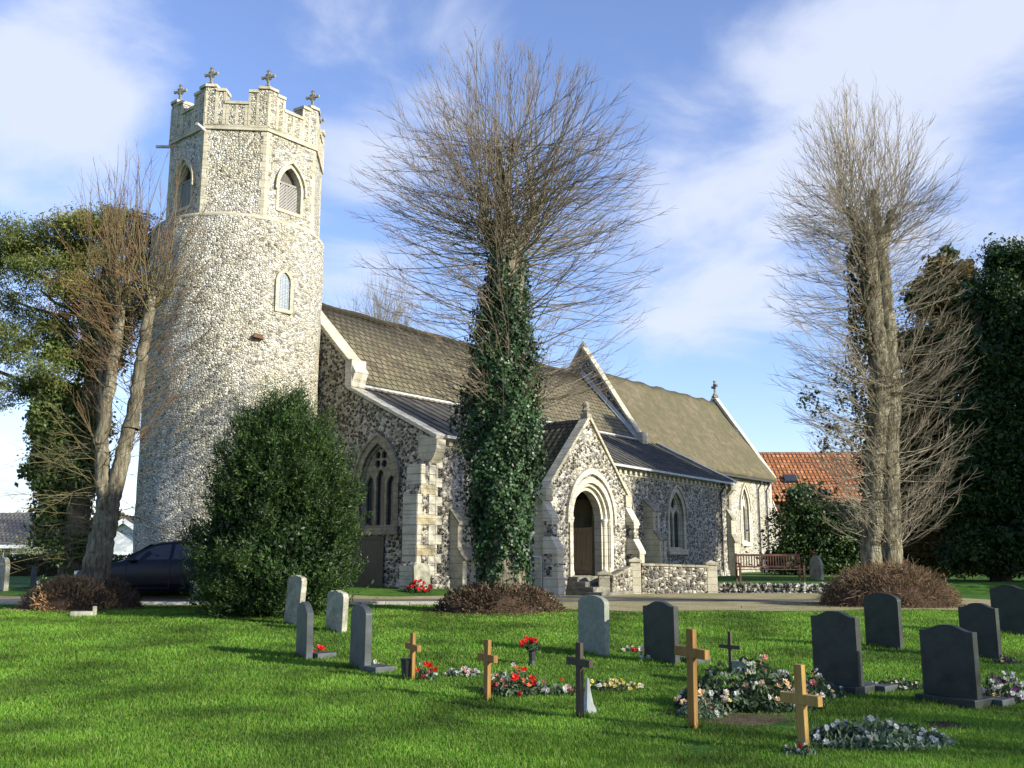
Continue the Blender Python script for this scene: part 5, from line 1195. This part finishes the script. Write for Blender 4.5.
# ------------------------------------------------------------------ houses
def house(name, label, x0, x1, y0, y1, ze, zr, wallm, roofm, zb=.3, ridge='x', windows=(), plinth=None, over=.35, fascia=None):
    root = empty(name, ((x0 + x1) / 2, (y0 + y1) / 2, zb)); tag(root, label, 'house'); inv = Vector(((x0 + x1) / 2, (y0 + y1) / 2, zb)); root_o = root
    f = lambda p: tuple(Vector(p) - inv)
    m = MB()
    def bx_(a, b, c, d, e, g_): p, q_ = f((a, c, e)), f((b, d, g_)); m.box(p[0], q_[0], p[1], q_[1], p[2], q_[2])
    bx_(x0, x1, y0, y1, 0, ze)
    if ridge == 'x':
        ym = (y0 + y1) / 2
        for x in (x0, x1 - .2): m.add([f((x, y0, ze)), f((x, y1, ze)), f((x, ym, zr)), f((x + .2, y0, ze)), f((x + .2, y1, ze)), f((x + .2, ym, zr))], [(0, 1, 2), (3, 5, 4), (0, 2, 5, 3), (2, 1, 4, 5)])
        R_ = [[(x0 - over, y0 - over, ze - .1), (x1 + over, y0 - over, ze - .1), (x1 + over, ym, zr + .1), (x0 - over, ym, zr + .1)], [(x0 - over, y1 + over, ze - .1), (x1 + over, y1 + over, ze - .1), (x1 + over, ym, zr + .1), (x0 - over, ym, zr + .1)]]
    else:
        xm = (x0 + x1) / 2
        for y in (y0, y1 - .2): m.add([f((x0, y, ze)), f((x1, y, ze)), f((xm, y, zr)), f((x0, y + .2, ze)), f((x1, y + .2, ze)), f((xm, y + .2, zr))], [(0, 1, 2), (3, 5, 4), (0, 2, 5, 3), (2, 1, 4, 5)])
        R_ = [[(x0 - over, y0 - over, ze - .1), (x0 - over, y1 + over, ze - .1), (xm, y1 + over, zr + .1), (xm, y0 - over, zr + .1)], [(x1 + over, y0 - over, ze - .1), (x1 + over, y1 + over, ze - .1), (xm, y1 + over, zr + .1), (xm, y0 - over, zr + .1)]]
    m.build('wall', wallm, root)
    r_ = MB()
    for q4 in R_:
        r_.add([f(p) for p in q4] + [f((p[0], p[1], p[2] + .12)) for p in q4], [(0, 1, 2, 3), (7, 6, 5, 4), (0, 4, 5, 1), (1, 5, 6, 2), (2, 6, 7, 3), (3, 7, 4, 0)])
    k = sqrt(1 + ((zr - ze) / ((y1 - y0) / 2 if ridge == 'x' else (x1 - x0) / 2)) ** 2)
    rf = r_.build('roof', roofm, root, uvfn=(lambda co: (co.x, abs(co.y) * k)) if ridge == 'x' else (lambda co: (co.y, abs(co.x) * k)))
    if fascia:
        m = MB()
        if ridge == 'x': p, q_ = f((x0 - over, y0 - over - .04, ze - .25)), f((x1 + over, y0 - over, ze)); m.box(p[0], q_[0], p[1], q_[1], p[2], q_[2]); ym = (y0 + y1) / 2; m.bar(f((x1 + over + .03, y0 - over, ze - .1)), f((x1 + over + .03, ym, zr + .1)), .06, .3)
        else: m.bar(f((x0 - over, y0 - over - .03, ze - .1)), f(((x0 + x1) / 2, y0 - over - .03, zr + .1)), .06, .3); m.bar(f((x1 + over, y0 - over - .03, ze - .1)), f(((x0 + x1) / 2, y0 - over - .03, zr + .1)), .06, .3)
        m.build('fascia', fascia, root)
    for (wx, wz, ww, wh) in windows:
        p = f((wx, y0, wz)); m = MB(); m.box(p[0], p[0] + ww, p[1] - .06, p[1] + .05, p[2], p[2] + wh); w_ = m.build('window', white_paint, root)
        m = MB(); m.box(p[0] + .07, p[0] + ww / 2 - .03, p[1] - .075, p[1] - .05, p[2] + .07, p[2] + wh - .07); m.box(p[0] + ww / 2 + .03, p[0] + ww - .07, p[1] - .075, p[1] - .05, p[2] + .07, p[2] + wh - .07); m.build('pane', glass_dark, w_)
    if plinth: m = MB(); p, q_ = f((x0 - .03, y0 - .03, 0)), f((x1 + .03, y0, zb + .9)); m.box(p[0], q_[0], p[1], q_[1], p[2], q_[2]); m.build('plinth', plinth, root)
    return root, rf, f
ro = at(800, 498, 68)
hb, rfb, ff = house('brick_house', 'long brick building with an orange pantile roof behind the chancel', at(745, 500, 68).x, at(985, 500, 68).x, 68, 77, at(800, 500, 68).z, at(800, 455, 72.5).z, brick, pantiles, .4, 'x', [], None, .3)
m = MB(); sk = at(790, 480, 69.6); p = ff((sk.x, sk.y, sk.z)); mt = Matrix.Translation(Vector(p)) @ Matrix.Rotation(math.atan2(at(800, 455, 72.5).z - at(800, 500, 68).z, 4.5), 4, 'X'); m.box(-.45, .45, -.4, .4, -.2, .22, mat=mt); m.build('skylight', glass_dark, rfb)
house('bungalow', 'white bungalow with a grey tiled roof at the far left edge', at(-60, 545, 75).x, at(28, 545, 75).x, 75, 84, at(0, 545, 75).z, at(0, 515, 79).z, render_white, grey_tiles, .5, 'x', [(at(-5, 552, 75).x, 1.5, 1.4, 1.1)], None, .4, white_paint)
house('bungalow', 'white gabled outbuilding seen between the left pollard and the tower', at(98, 545, 70).x, at(150, 545, 70).x, 70, 78, at(120, 540, 70).z, at(120, 522, 70).z, render_white, grey_tiles, .5, 'y', [], brick, .4, white_paint)

def hedge(name, label, x0, x1, y, h, d, n, mat, size=.12):
    root = empty(name, ((x0 + x1) / 2, y, tzf(x0, y))); tag(root, label, 'hedge'); L_ = x1 - x0
    C = np.stack([rng.uniform(-L_ / 2, L_ / 2, n), rng.uniform(-d / 2, d / 2, n), h * rng.uniform(.0, 1, n) ** .6], 1); C[:, 2] *= 1 + .10 * np.sin(C[:, 0] * 1.3) + .05 * np.sin(C[:, 0] * 4.1)
    rand_leaves('foliage', C, size, mat, root, .6)
    m = MB(); m.box(-L_ / 2, L_ / 2, -d * .35, d * .35, -.1, h * .8); m.build('inner_stems', soil, root); return root
hedge('hedge', 'clipped green hedge running before the far-left bungalow', at(-120, 560, 50).x, at(140, 560, 50).x, 50, 1.0, 1.0, 14000, hedge_mat)
sc0 = at(48, 550, 60); sh_ = empty('garden_shrub', (sc0.x, 60, .6)); tag(sh_, 'olive garden shrub beside the far-left bungalow', 'shrub')
rand_leaves('foliage', rng.normal(0, 1, (3500, 3)) * [1.1, .9, .6] + [0, 0, 1.0], .16, pine_olive, sh_, .5); m = MB(); m.tube([(0, 0, -.1), (0, 0, 1.2)], .1, 6); m.build('stem', bark, sh_)
n = 22000; C = np.stack([rng.uniform(-130, -25, n), rng.uniform(125, 132, n), 0.4 + 6.5 * rng.uniform(0, 1, n) ** .8], 1); C[:, 2] *= .75 + .35 * np.sin(C[:, 0] * .21) + .12 * np.sin(C[:, 0] * .9)
kind(rand_leaves('distant_woodland', C, .8, leafm('winter_wood', [(.10, .08, .05), (.13, .11, .07), (.09, .10, .05)], .1), None, .5), 'stuff', 'brown winter woodland on the far-left skyline', 'woodland')
n = 26000; C = np.stack([rng.uniform(at(957, 560, 56).x, 44, n), rng.uniform(55, 58, n), 0.4 + 5.5 * rng.uniform(0, 1, n) ** .8], 1)
hb2 = kind(rand_leaves('background_shrubbery', C, .3, yew_dark, None, .5), 'stuff', 'dark evergreen shrubbery beyond the tall yew on the right', 'shrubbery')

# ------------------------------------------------------------------ headstones and crosses
YAW = R(-(228 - 180))    # faces turned the way the church faces west
def slab_pts(w, h, style):
    hw = w / 2
    if style == 'ogee':
        rs_ = .10 if h > .9 else .065; top = [(hw, h - rs_)] + [(hw - t * hw, h - rs_ + rs_ * (.5 - .5 * cos(pi * min(1, max(0, (t - .12) / .75))))) for t in np.linspace(.05, 1, 9)]
    elif style == 'round': top = [(hw, h - .12)] + [(hw * cos(t), h - .12 + .12 * sin(t)) for t in np.linspace(.15, pi / 2, 8)]
    elif style == 'peon': top = [(hw, h - .15), (hw - .04, h - .11), (hw * .5, h - .035), (0, h)]
    elif style == 'gothic': top = [(hw * cos(t) if t else hw, h - hw * 1.1 + hw * 1.1 * sin(t) ** .9) for t in np.linspace(0, pi / 2, 8)]
    else: top = [(hw, h - .10), (hw * .93, h - .10), (hw * .9, h - .05), (hw * .55, h - .02), (hw * .5, h - .035), (0, h)]
    return [(-hw, -.1), (hw, -.1)] + top + [(-a, b) for a, b in top[:-1]][::-1]
def headstone(px, py, w, h, style, mat, label, th=.10, yaw=0.0, lean=(0, 0), base=None, group='headstones in the churchyard', foot=None):
    p = hit(px, py); root = empty('headstone', (p.x, p.y, tzf(p.x, p.y))); tag(root, label, 'headstone', group)
    root.rotation_euler = (lean[0], lean[1], YAW + yaw); TUFTS.append((p.x, p.y, w * .5, 260))
    m = MB(); z0 = .08 if base else 0
    m.prism([(a, b + z0) for a, b in slab_pts(w, h - z0, style)], lambda a, b, d: (a, d, b), -th / 2, th / 2)
    o = m.build('slab', mat, root, bevel=.008)
    if base:
        m = MB(); m.box(-w / 2 - base, w / 2 + base, -.17, .22, -.05, .085); m.build('base', mat, root, bevel=.01)
    return root
G = 'modern dark headstones on the lawn'
def H(*a, **k): return headstone(*a, **k)
H(304, 657, .62, .80, 'peon', slate_stone, 'slate headstone with a shallow peaked top, leaning, left of its pair', yaw=-.28, lean=(.02, .03), group=G)
H(360, 668, .62, .84, 'round', slate_stone, 'slate headstone with a curved top, right one of the left-hand slate pair', yaw=-.25, lean=(0, .01), base=.0, group=G)
H(293, 624, .66, .92, 'old', old_stone, 'tall old lichened headstone against the edge of the yew bush', yaw=-.1, lean=(-.06, .02), th=.11, group='old weathered headstones')
H(336, 631, .60, .72, 'old', old_stone, 'shorter old shouldered headstone standing right of the yew bush', yaw=-.05, lean=(.0, .05), th=.11, group='old weathered headstones')
H(594, 654, .62, .86, 'round', grey_granite, 'pale grey round-topped headstone behind the dark wooden cross', yaw=-.12, group=G)
H(662, 662, .62, .84, 'ogee', slate_dark, 'dark headstone just right of the pale grey one', yaw=-.1, lean=(0, -.01), group=G, base=.0)
H(885, 648, .60, .84, 'round', slate_dark, 'dark headstone in front of the brown shoot mound', yaw=-.1, group=G)
H(839, 691, .62, .92, 'ogee', slate_dark, 'large dark ogee-topped headstone behind the rose bed', yaw=-.1, base=.03, group=G)
H(982, 658, .56, .78, 'ogee', slate_dark, 'dark headstone above the white and purple flowers on the right', yaw=-.1, group=G)
H(953, 704, .62, .84, 'ogee', slate_dark, 'dark headstone on a plinth nearest the viewer, beside a dug hole', yaw=-.1, base=.035, group=G)
H(1012, 634, .62, .84, 'ogee', slate_dark, 'dark headstone cut by the right edge of the photo', yaw=-.1, group=G)
H(2, 590, .62, .98, 'gothic', old_stone, 'tall old headstone cut by the left edge of the photo', th=.14, yaw=.1, group='old weathered headstones', lean=(0, -.03))
H(33, 588, .75, .66, 'old', slate_stone, 'squat grey headstone on the grass at the far left', th=.12, yaw=-.35, group='old weathered headstones')
H(817, 580, .85, .95, 'gothic', old_stone, 'pointed old headstone between the bench and the dark shrub', th=.12, yaw=-.5, group='old weathered headstones')
H(940, 578, .6, .55, 'round', old_stone, 'small pale old headstone in shade under the tall yew', th=.12, yaw=-.3, group='old weathered headstones')
# stone leaning on the corner buttress
ls = empty('headstone', (-2.553 + .602 * -.55 + .799 * .16, 30.546 + .799 * -.55 - .602 * .16, tzf(-3, 30))); tag(ls, 'pale round-topped stone leaning on the corner buttress behind a poppy wreath', 'headstone', 'old weathered headstones')
m = MB(); m.prism(slab_pts(.72, .78, 'round'), lambda a, b, d: (a, d, b), -.04, .05); m.build('slab', old_stone, ls, bevel=.01); ls.rotation_euler = (-.08, 0, R(53))

def cross(px, py, h, w, mat, label, t=.075, armz=.72, yaw=0, lean=(0, 0), plate=False):
    p = hit(px, py); root = empty('wooden_cross', (p.x, p.y, tzf(p.x, p.y))); tag(root, label, 'grave cross', 'wooden grave crosses'); TUFTS.append((p.x, p.y, .09, 90)); root.rotation_euler = (lean[0], lean[1], YAW + yaw)
    m = MB(); m.box(-t / 2, t / 2, -t * .3, t * .3, -.1, h); m.build('upright', mat, root, bevel=.004)
    m = MB(); m.box(-w / 2, w / 2, -t * .36, t * .36, h * armz - t / 2, h * armz + t / 2); m.build('crossbar', mat, root, bevel=.004)
    if plate: m = MB(); m.box(-t * .4, t * .4, -t * .34, -t * .3, .1, .3); m.build('plate', white_paint, root)
    return root
cross(412, 680, .58, .34, oak, 'small tan cross leaning behind a black flower pot', .075, .70, -.15, (.03, .07))
cross(487, 701, .66, .34, oak, 'tan cross at the left end of the red and white flowers', .08, .70, -.15, (0, .02))
cross(580, 718, .74, .36, oak_grey, 'dark weathered cross with clear wrapping at its foot', .075, .74, -.1, (.03, .04))
cross(693, 728, .92, .42, oak, 'tallest orange-brown cross at the left edge of the rose bed', .09, .76, -.15, (.02, .04))
cross(731, 672, .52, .36, oak_grey, 'thin dark cross beside a small grey memorial block', .05, .62, -.1)
cross(804, 752, .70, .40, oak2, 'golden oak cross in front of the rose bed, right of the tall cross', .085, .60, -.15, (0, -.01))
p = hit(744, 674); m = MB(); m.box(-.12, .12, -.1, .1, -.02, .17); tag(m.build('memorial_block', grey_granite, None, bevel=.01), 'small square grey memorial block beside the thin dark cross', 'grave marker'); o = bpy.data.objects['memorial_block']; o.location = (p.x, p.y, tzf(p.x, p.y)); o.rotation_euler = (0, 0, YAW)
for (px, py, lb) in ((377, 671, 'flat grave slab beside the left-hand slate pair'), (693, 662, 'flat pale grave slab right of the dark headstone'), (876, 690, 'flat grave slab beside the large ogee-topped headstone'), (990, 704, 'flat grave slab beside the nearest plinth headstone'), (320, 657, 'flat grave slab beside the leaning slate headstone')):
    p = hit(px, py); m = MB(); m.box(-.2, .2, -.16, .16, -.03, .07); o = m.build('grave_slab', slate_stone, None, bevel=.01); tag(o, lb, 'grave slab', 'grave slabs'); o.location = (p.x, p.y, tzf(p.x, p.y)); o.rotation_euler = (0, 0, YAW)
p = hit(588, 712); m = MB(); m.lathe((0, 0, 0), [(.02, 0), (.035, .06), (.05, .2), (.09, .26), (.02, .27)][::-1] if False else [(.10, 0), (.06, .08), (.03, .22), (.015, .34)], 7); o = m.build('flower_wrapping', wrap, None); tag(o, 'clear crumpled flower wrapping at the foot of the dark cross', 'flower wrapping'); o.location = (p.x, p.y, tzf(p.x, p.y))
p = hit(408, 679); m = MB(); m.lathe((0, 0, 0), [(.075, 0), (.10, .24), (.11, .25), (.09, .25)], 14); o = m.build('flower_pot', black_plastic, None); tag(o, 'black flower pot in front of the small tan cross', 'flower pot'); o.location = (p.x, p.y, tzf(p.x, p.y))
p = hit(88, 616)
m = MB(); m.box(-.22, .22, -.12, .12, -.02, .10); m.box(.2, .28, -.05, .05, -.02, .2); o = m.build('broken_stone', old_stone, None, bevel=.02); tag(o, 'broken flat stone lying before the russet mound', 'stone'); o.location = (at(82, 616, 20.6).x, 20.6, tzf(-9, 20.6)); o.rotation_euler = (0, 0, .2)

# flower beds
def bloom_mesh(name, C, size, mat, parent, petals=6):
    n = len(C); A = unit(rng.normal(size=(n, 3)) * .45 + [-.2, -.75, .75]); U = unit(np.cross(A, rng.normal(size=(n, 3)))); Vv = np.cross(A, U)
    s_ = size * rng.uniform(.7, 1.25, n)[:, None]; VV = []; k = petals
    for layer, (rr, up_) in enumerate(((1, .15), (.6, .45))):
        for j in range(k):
            a0, a1, am = 2 * pi * j / k, 2 * pi * (j + .95) / k, 2 * pi * (j + .5) / k
            q0 = C + A * s_ * .05; q1 = C + (U * cos(a0) + Vv * sin(a0)) * s_ * rr * .42 + A * s_ * up_ * .5; q2 = C + (U * cos(am) + Vv * sin(am)) * s_ * rr * .55 + A * s_ * up_; q3 = C + (U * cos(a1) + Vv * sin(a1)) * s_ * rr * .42 + A * s_ * up_ * .5
            VV.append(np.stack([q0, q1, q2, q3], 1).reshape(-1, 3))
    V = np.concatenate(VV); return npmesh(name, V, np.arange(len(V)).reshape(-1, 4), mat, parent)
def flowers(px, py, rx, ry, h, label, blooms, nleaf=500, leaf=.05, leafmat=None, dome=True, name='flower_patch', cat='flowers', zb=0):
    p = hit(px, py); base = np.array([p.x, p.y, tzf(p.x, p.y) + zb]); root = empty(name, tuple(base)); tag(root, label, cat, 'flowers on the graves')
    def pts(n, top):
        a = rng.uniform(0, 2 * pi, n); r_ = np.sqrt(rng.uniform(0, 1, n)); z = h * (1 - r_ ** 2 * .8) * (rng.uniform(.75, 1.1, n) if top else rng.uniform(.05, 1.0, n))
        z *= .75 + .35 * np.sin(a * 3 + r_ * 5 + px)
        return np.stack([r_ * rx * np.cos(a), r_ * ry * np.sin(a), np.maximum(z, .01)], 1)
    C = pts(nleaf, False); A_ = unit(rng.normal(size=(nleaf, 3)) + [0, 0, .8]); B_ = unit(np.cross(A_, rng.normal(size=(nleaf, 3)))); l_ = leaf * rng.uniform(.6, 1.5, nleaf)
    leaf_cards('foliage', C, A_, B_, l_, l_ * .4, leafmat or grave_leaf, root)
    for (n, size, mat) in blooms: bloom_mesh('blossoms', pts(n, True) + [0, -.01, .01], size, mat, root)
    return root
flowers(425, 679, .17, .12, .2, 'red and white posy in front of the small tan cross', [(9, .07, red_p), (8, .05, white_p), (5, .05, pink_p)], 260)
flowers(462, 676, .28, .12, .10, 'low faded whitish flowers left of the middle tan cross', [(22, .045, white_p), (8, .04, pink_p)], 420, .045, silver_leaf)
flowers(512, 694, .36, .28, .30, 'red and white wreath spray behind the middle tan cross', [(12, .085, red_p), (18, .06, white_p), (8, .06, orange_p), (6, .05, pink_p)], 1100, .06)
flowers(556, 694, .30, .18, .14, 'pink, white and coral flowers left of the dark cross', [(9, .06, pink_p), (9, .06, white_p), (4, .05, orange_p)], 500)
flowers(612, 690, .36, .16, .14, 'yellow and cream flowers right of the dark cross', [(22, .06, yellow_p), (8, .05, white_p)], 520)
flowers(632, 652, .18, .1, .10, 'small red and white posy between the pale and dark headstones', [(7, .07, red_p), (9, .05, white_p)], 160)
r_ = flowers(317, 656, .14, .1, .14, 'red poinsettia-like flowers at the foot of the leaning slate headstone', [(6, .08, red_p), (2, .05, pink_p)], 160)
flowers(372, 668, .14, .08, .10, 'white and yellow flowers beside the curved slate headstone', [(6, .06, white_p), (4, .04, yellow_p)], 90)
flowers(645, 660, .10, .06, .16, 'white blossoms beside the pale grey headstone', [(7, .07, white_p)], 50)
flowers(418, 592, .42, .2, .36, 'bright red poppy wreath before the stone on the corner buttress', [(40, .11, red_p), (7, .1, white_p)], 400, .09, name='poppy_wreath', cat='wreath')
# rose bed
flowers(750, 708, .80, .45, .50, 'large bed of peach and pink roses behind the tall cross', [(34, .085, peach_p), (46, .06, white_p), (12, .085, pink_p), (22, .055, yellow_p), (4, .05, red_p)], 4600, .07)
flowers(806, 698, .46, .25, .30, 'cream and coral roses at the foot of the large ogee headstone', [(14, .06, white_p), (10, .055, peach_p), (3, .07, pink_p)], 1300, .065)
flowers(702, 716, .24, .25, .24, 'straggling plant round the tall cross', [(10, .045, pink_p), (12, .045, white_p)], 900, .06, silver_leaf)
flowers(876, 744, .66, .36, .20, 'silvery-leaved white pansies nearest the viewer on the right', [(46, .055, white_p)], 2800, .065, silver_leaf)
flowers(898, 689, .42, .16, .13, 'small low bedding plants left of the nearest plinth headstone', [(14, .035, white_p), (6, .035, yellow_p)], 800, .05)
flowers(1004, 700, .30, .28, .30, 'white and deep purple pansies beside the nearest plinth headstone', [(26, .075, white_p), (18, .06, purple_p), (3, .05, yellow_p)], 900, .055)
flowers(1006, 664, .20, .12, .12, 'small purple flowers beside the right-hand headstone', [(9, .05, purple_p), (3, .04, yellow_p)], 260)
flowers(582, 0 + 742, .01, .01, .01, '', [], 1) if False else None
flowers(800, 755, .14, .08, .10, 'tuft of leaves and white petals at the foot of the golden cross', [(3, .04, white_p), (1, .05, red_p)], 220, .05, silver_leaf)
flowers(42, 586, .3, .2, .32, 'small green and yellow plant before the squat grey headstone', [(6, .06, yellow_p), (3, .08, white_p)], 500, .09)
flowers(945, 600, .35, .25, .25, 'bright green leafy plant at the right end of the brown mound', [(3, .06, yellow_p)], 600, .10, hedge_mat)
# vase with red flowers
p = hit(532, 665); vz = empty('flower_vase', (p.x, p.y, tzf(p.x, p.y))); tag(vz, 'grey vase holding a bunch of red flowers on the lawn', 'vase', 'flowers on the graves')
m = MB(); m.lathe((0, 0, 0), [(.055, 0), (.04, .06), (.05, .18), (.07, .2), (.05, .2)], 12); m.build('vase', black_plastic, vz)
rand_leaves('foliage', rng.normal(0, 1, (120, 3)) * [.07, .06, .035] + [0, 0, .25], .06, grave_leaf, vz, .45); bloom_mesh('blossoms', rng.normal(0, 1, (12, 3)) * [.08, .04, .035] + [0, -.02, .31], .075, red_p, vz)
# soil patches
def soil_patch(px, py, rx, ry, mat, label, lift=.016, depth=0):
    p = hit(px, py); n = 26; V = [(p.x, p.y, tzf(p.x, p.y) + lift)]
    for ring_ in (.5, 1.0):
        for k in range(n):
            a = 2 * pi * k / n; j = ring_ * (1 + .18 * sin(a * 3 + px) + .1 * sin(a * 7)); x, y = p.x + rx * j * cos(a), p.y + ry * j * sin(a); V.append((x, y, tzf(x, y) + (lift if ring_ < 1 else .003)))
    m = MB(); m.add(V, [(0, 1 + k, 1 + (k + 1) % n) for k in range(n)] + [(1 + k, 1 + n + k, 1 + n + (k + 1) % n, 1 + (k + 1) % n) for k in range(n)]); o = m.build('soil_patch', mat, None); kind(o, 'structure', label, 'soil'); return o
soil_patch(742, 716, .8, .5, worn_earth, 'bare worn soil round the rose bed')
soil_patch(946, 726, .36, .24, soil, 'small dug hole of dark earth in the lawn')
soil_patch(803, 752, .16, .13, soil, 'bare soil at the foot of the golden cross')
n = 1500; X = np.concatenate([rng.normal(-.25, 1.6, n // 2), rng.uniform(-11, 12, n // 2)]); Y = np.concatenate([rng.normal(20.6, .8, n // 2), rng.uniform(9, 26, n // 2)])
for (mx, my, ra, rb_) in ((at(498, 600, 22.1).x, 22.1, 1.36, 1.1), (mbx, 24.6, 1.72, 1.3), (at(72, 600, 22.9).x, 22.9, 1.05, .9)):
    a = rng.uniform(0, 2 * pi, 1100); q_ = 1 + np.abs(rng.normal(0, .22, 1100)); X = np.concatenate([X, mx + ra * q_ * np.cos(a)]); Y = np.concatenate([Y, my + rb_ * q_ * np.sin(a)])
C = np.stack([X, Y, tz(X, Y) + .035], 1); kind(rand_leaves('fallen_leaves', C, .04, brown_leaf, None, .6, np.tile([0, 0, 1.], (len(C), 1)), .8), 'stuff', 'scattered brown fallen leaves on the lawn', 'leaf litter')

blades()
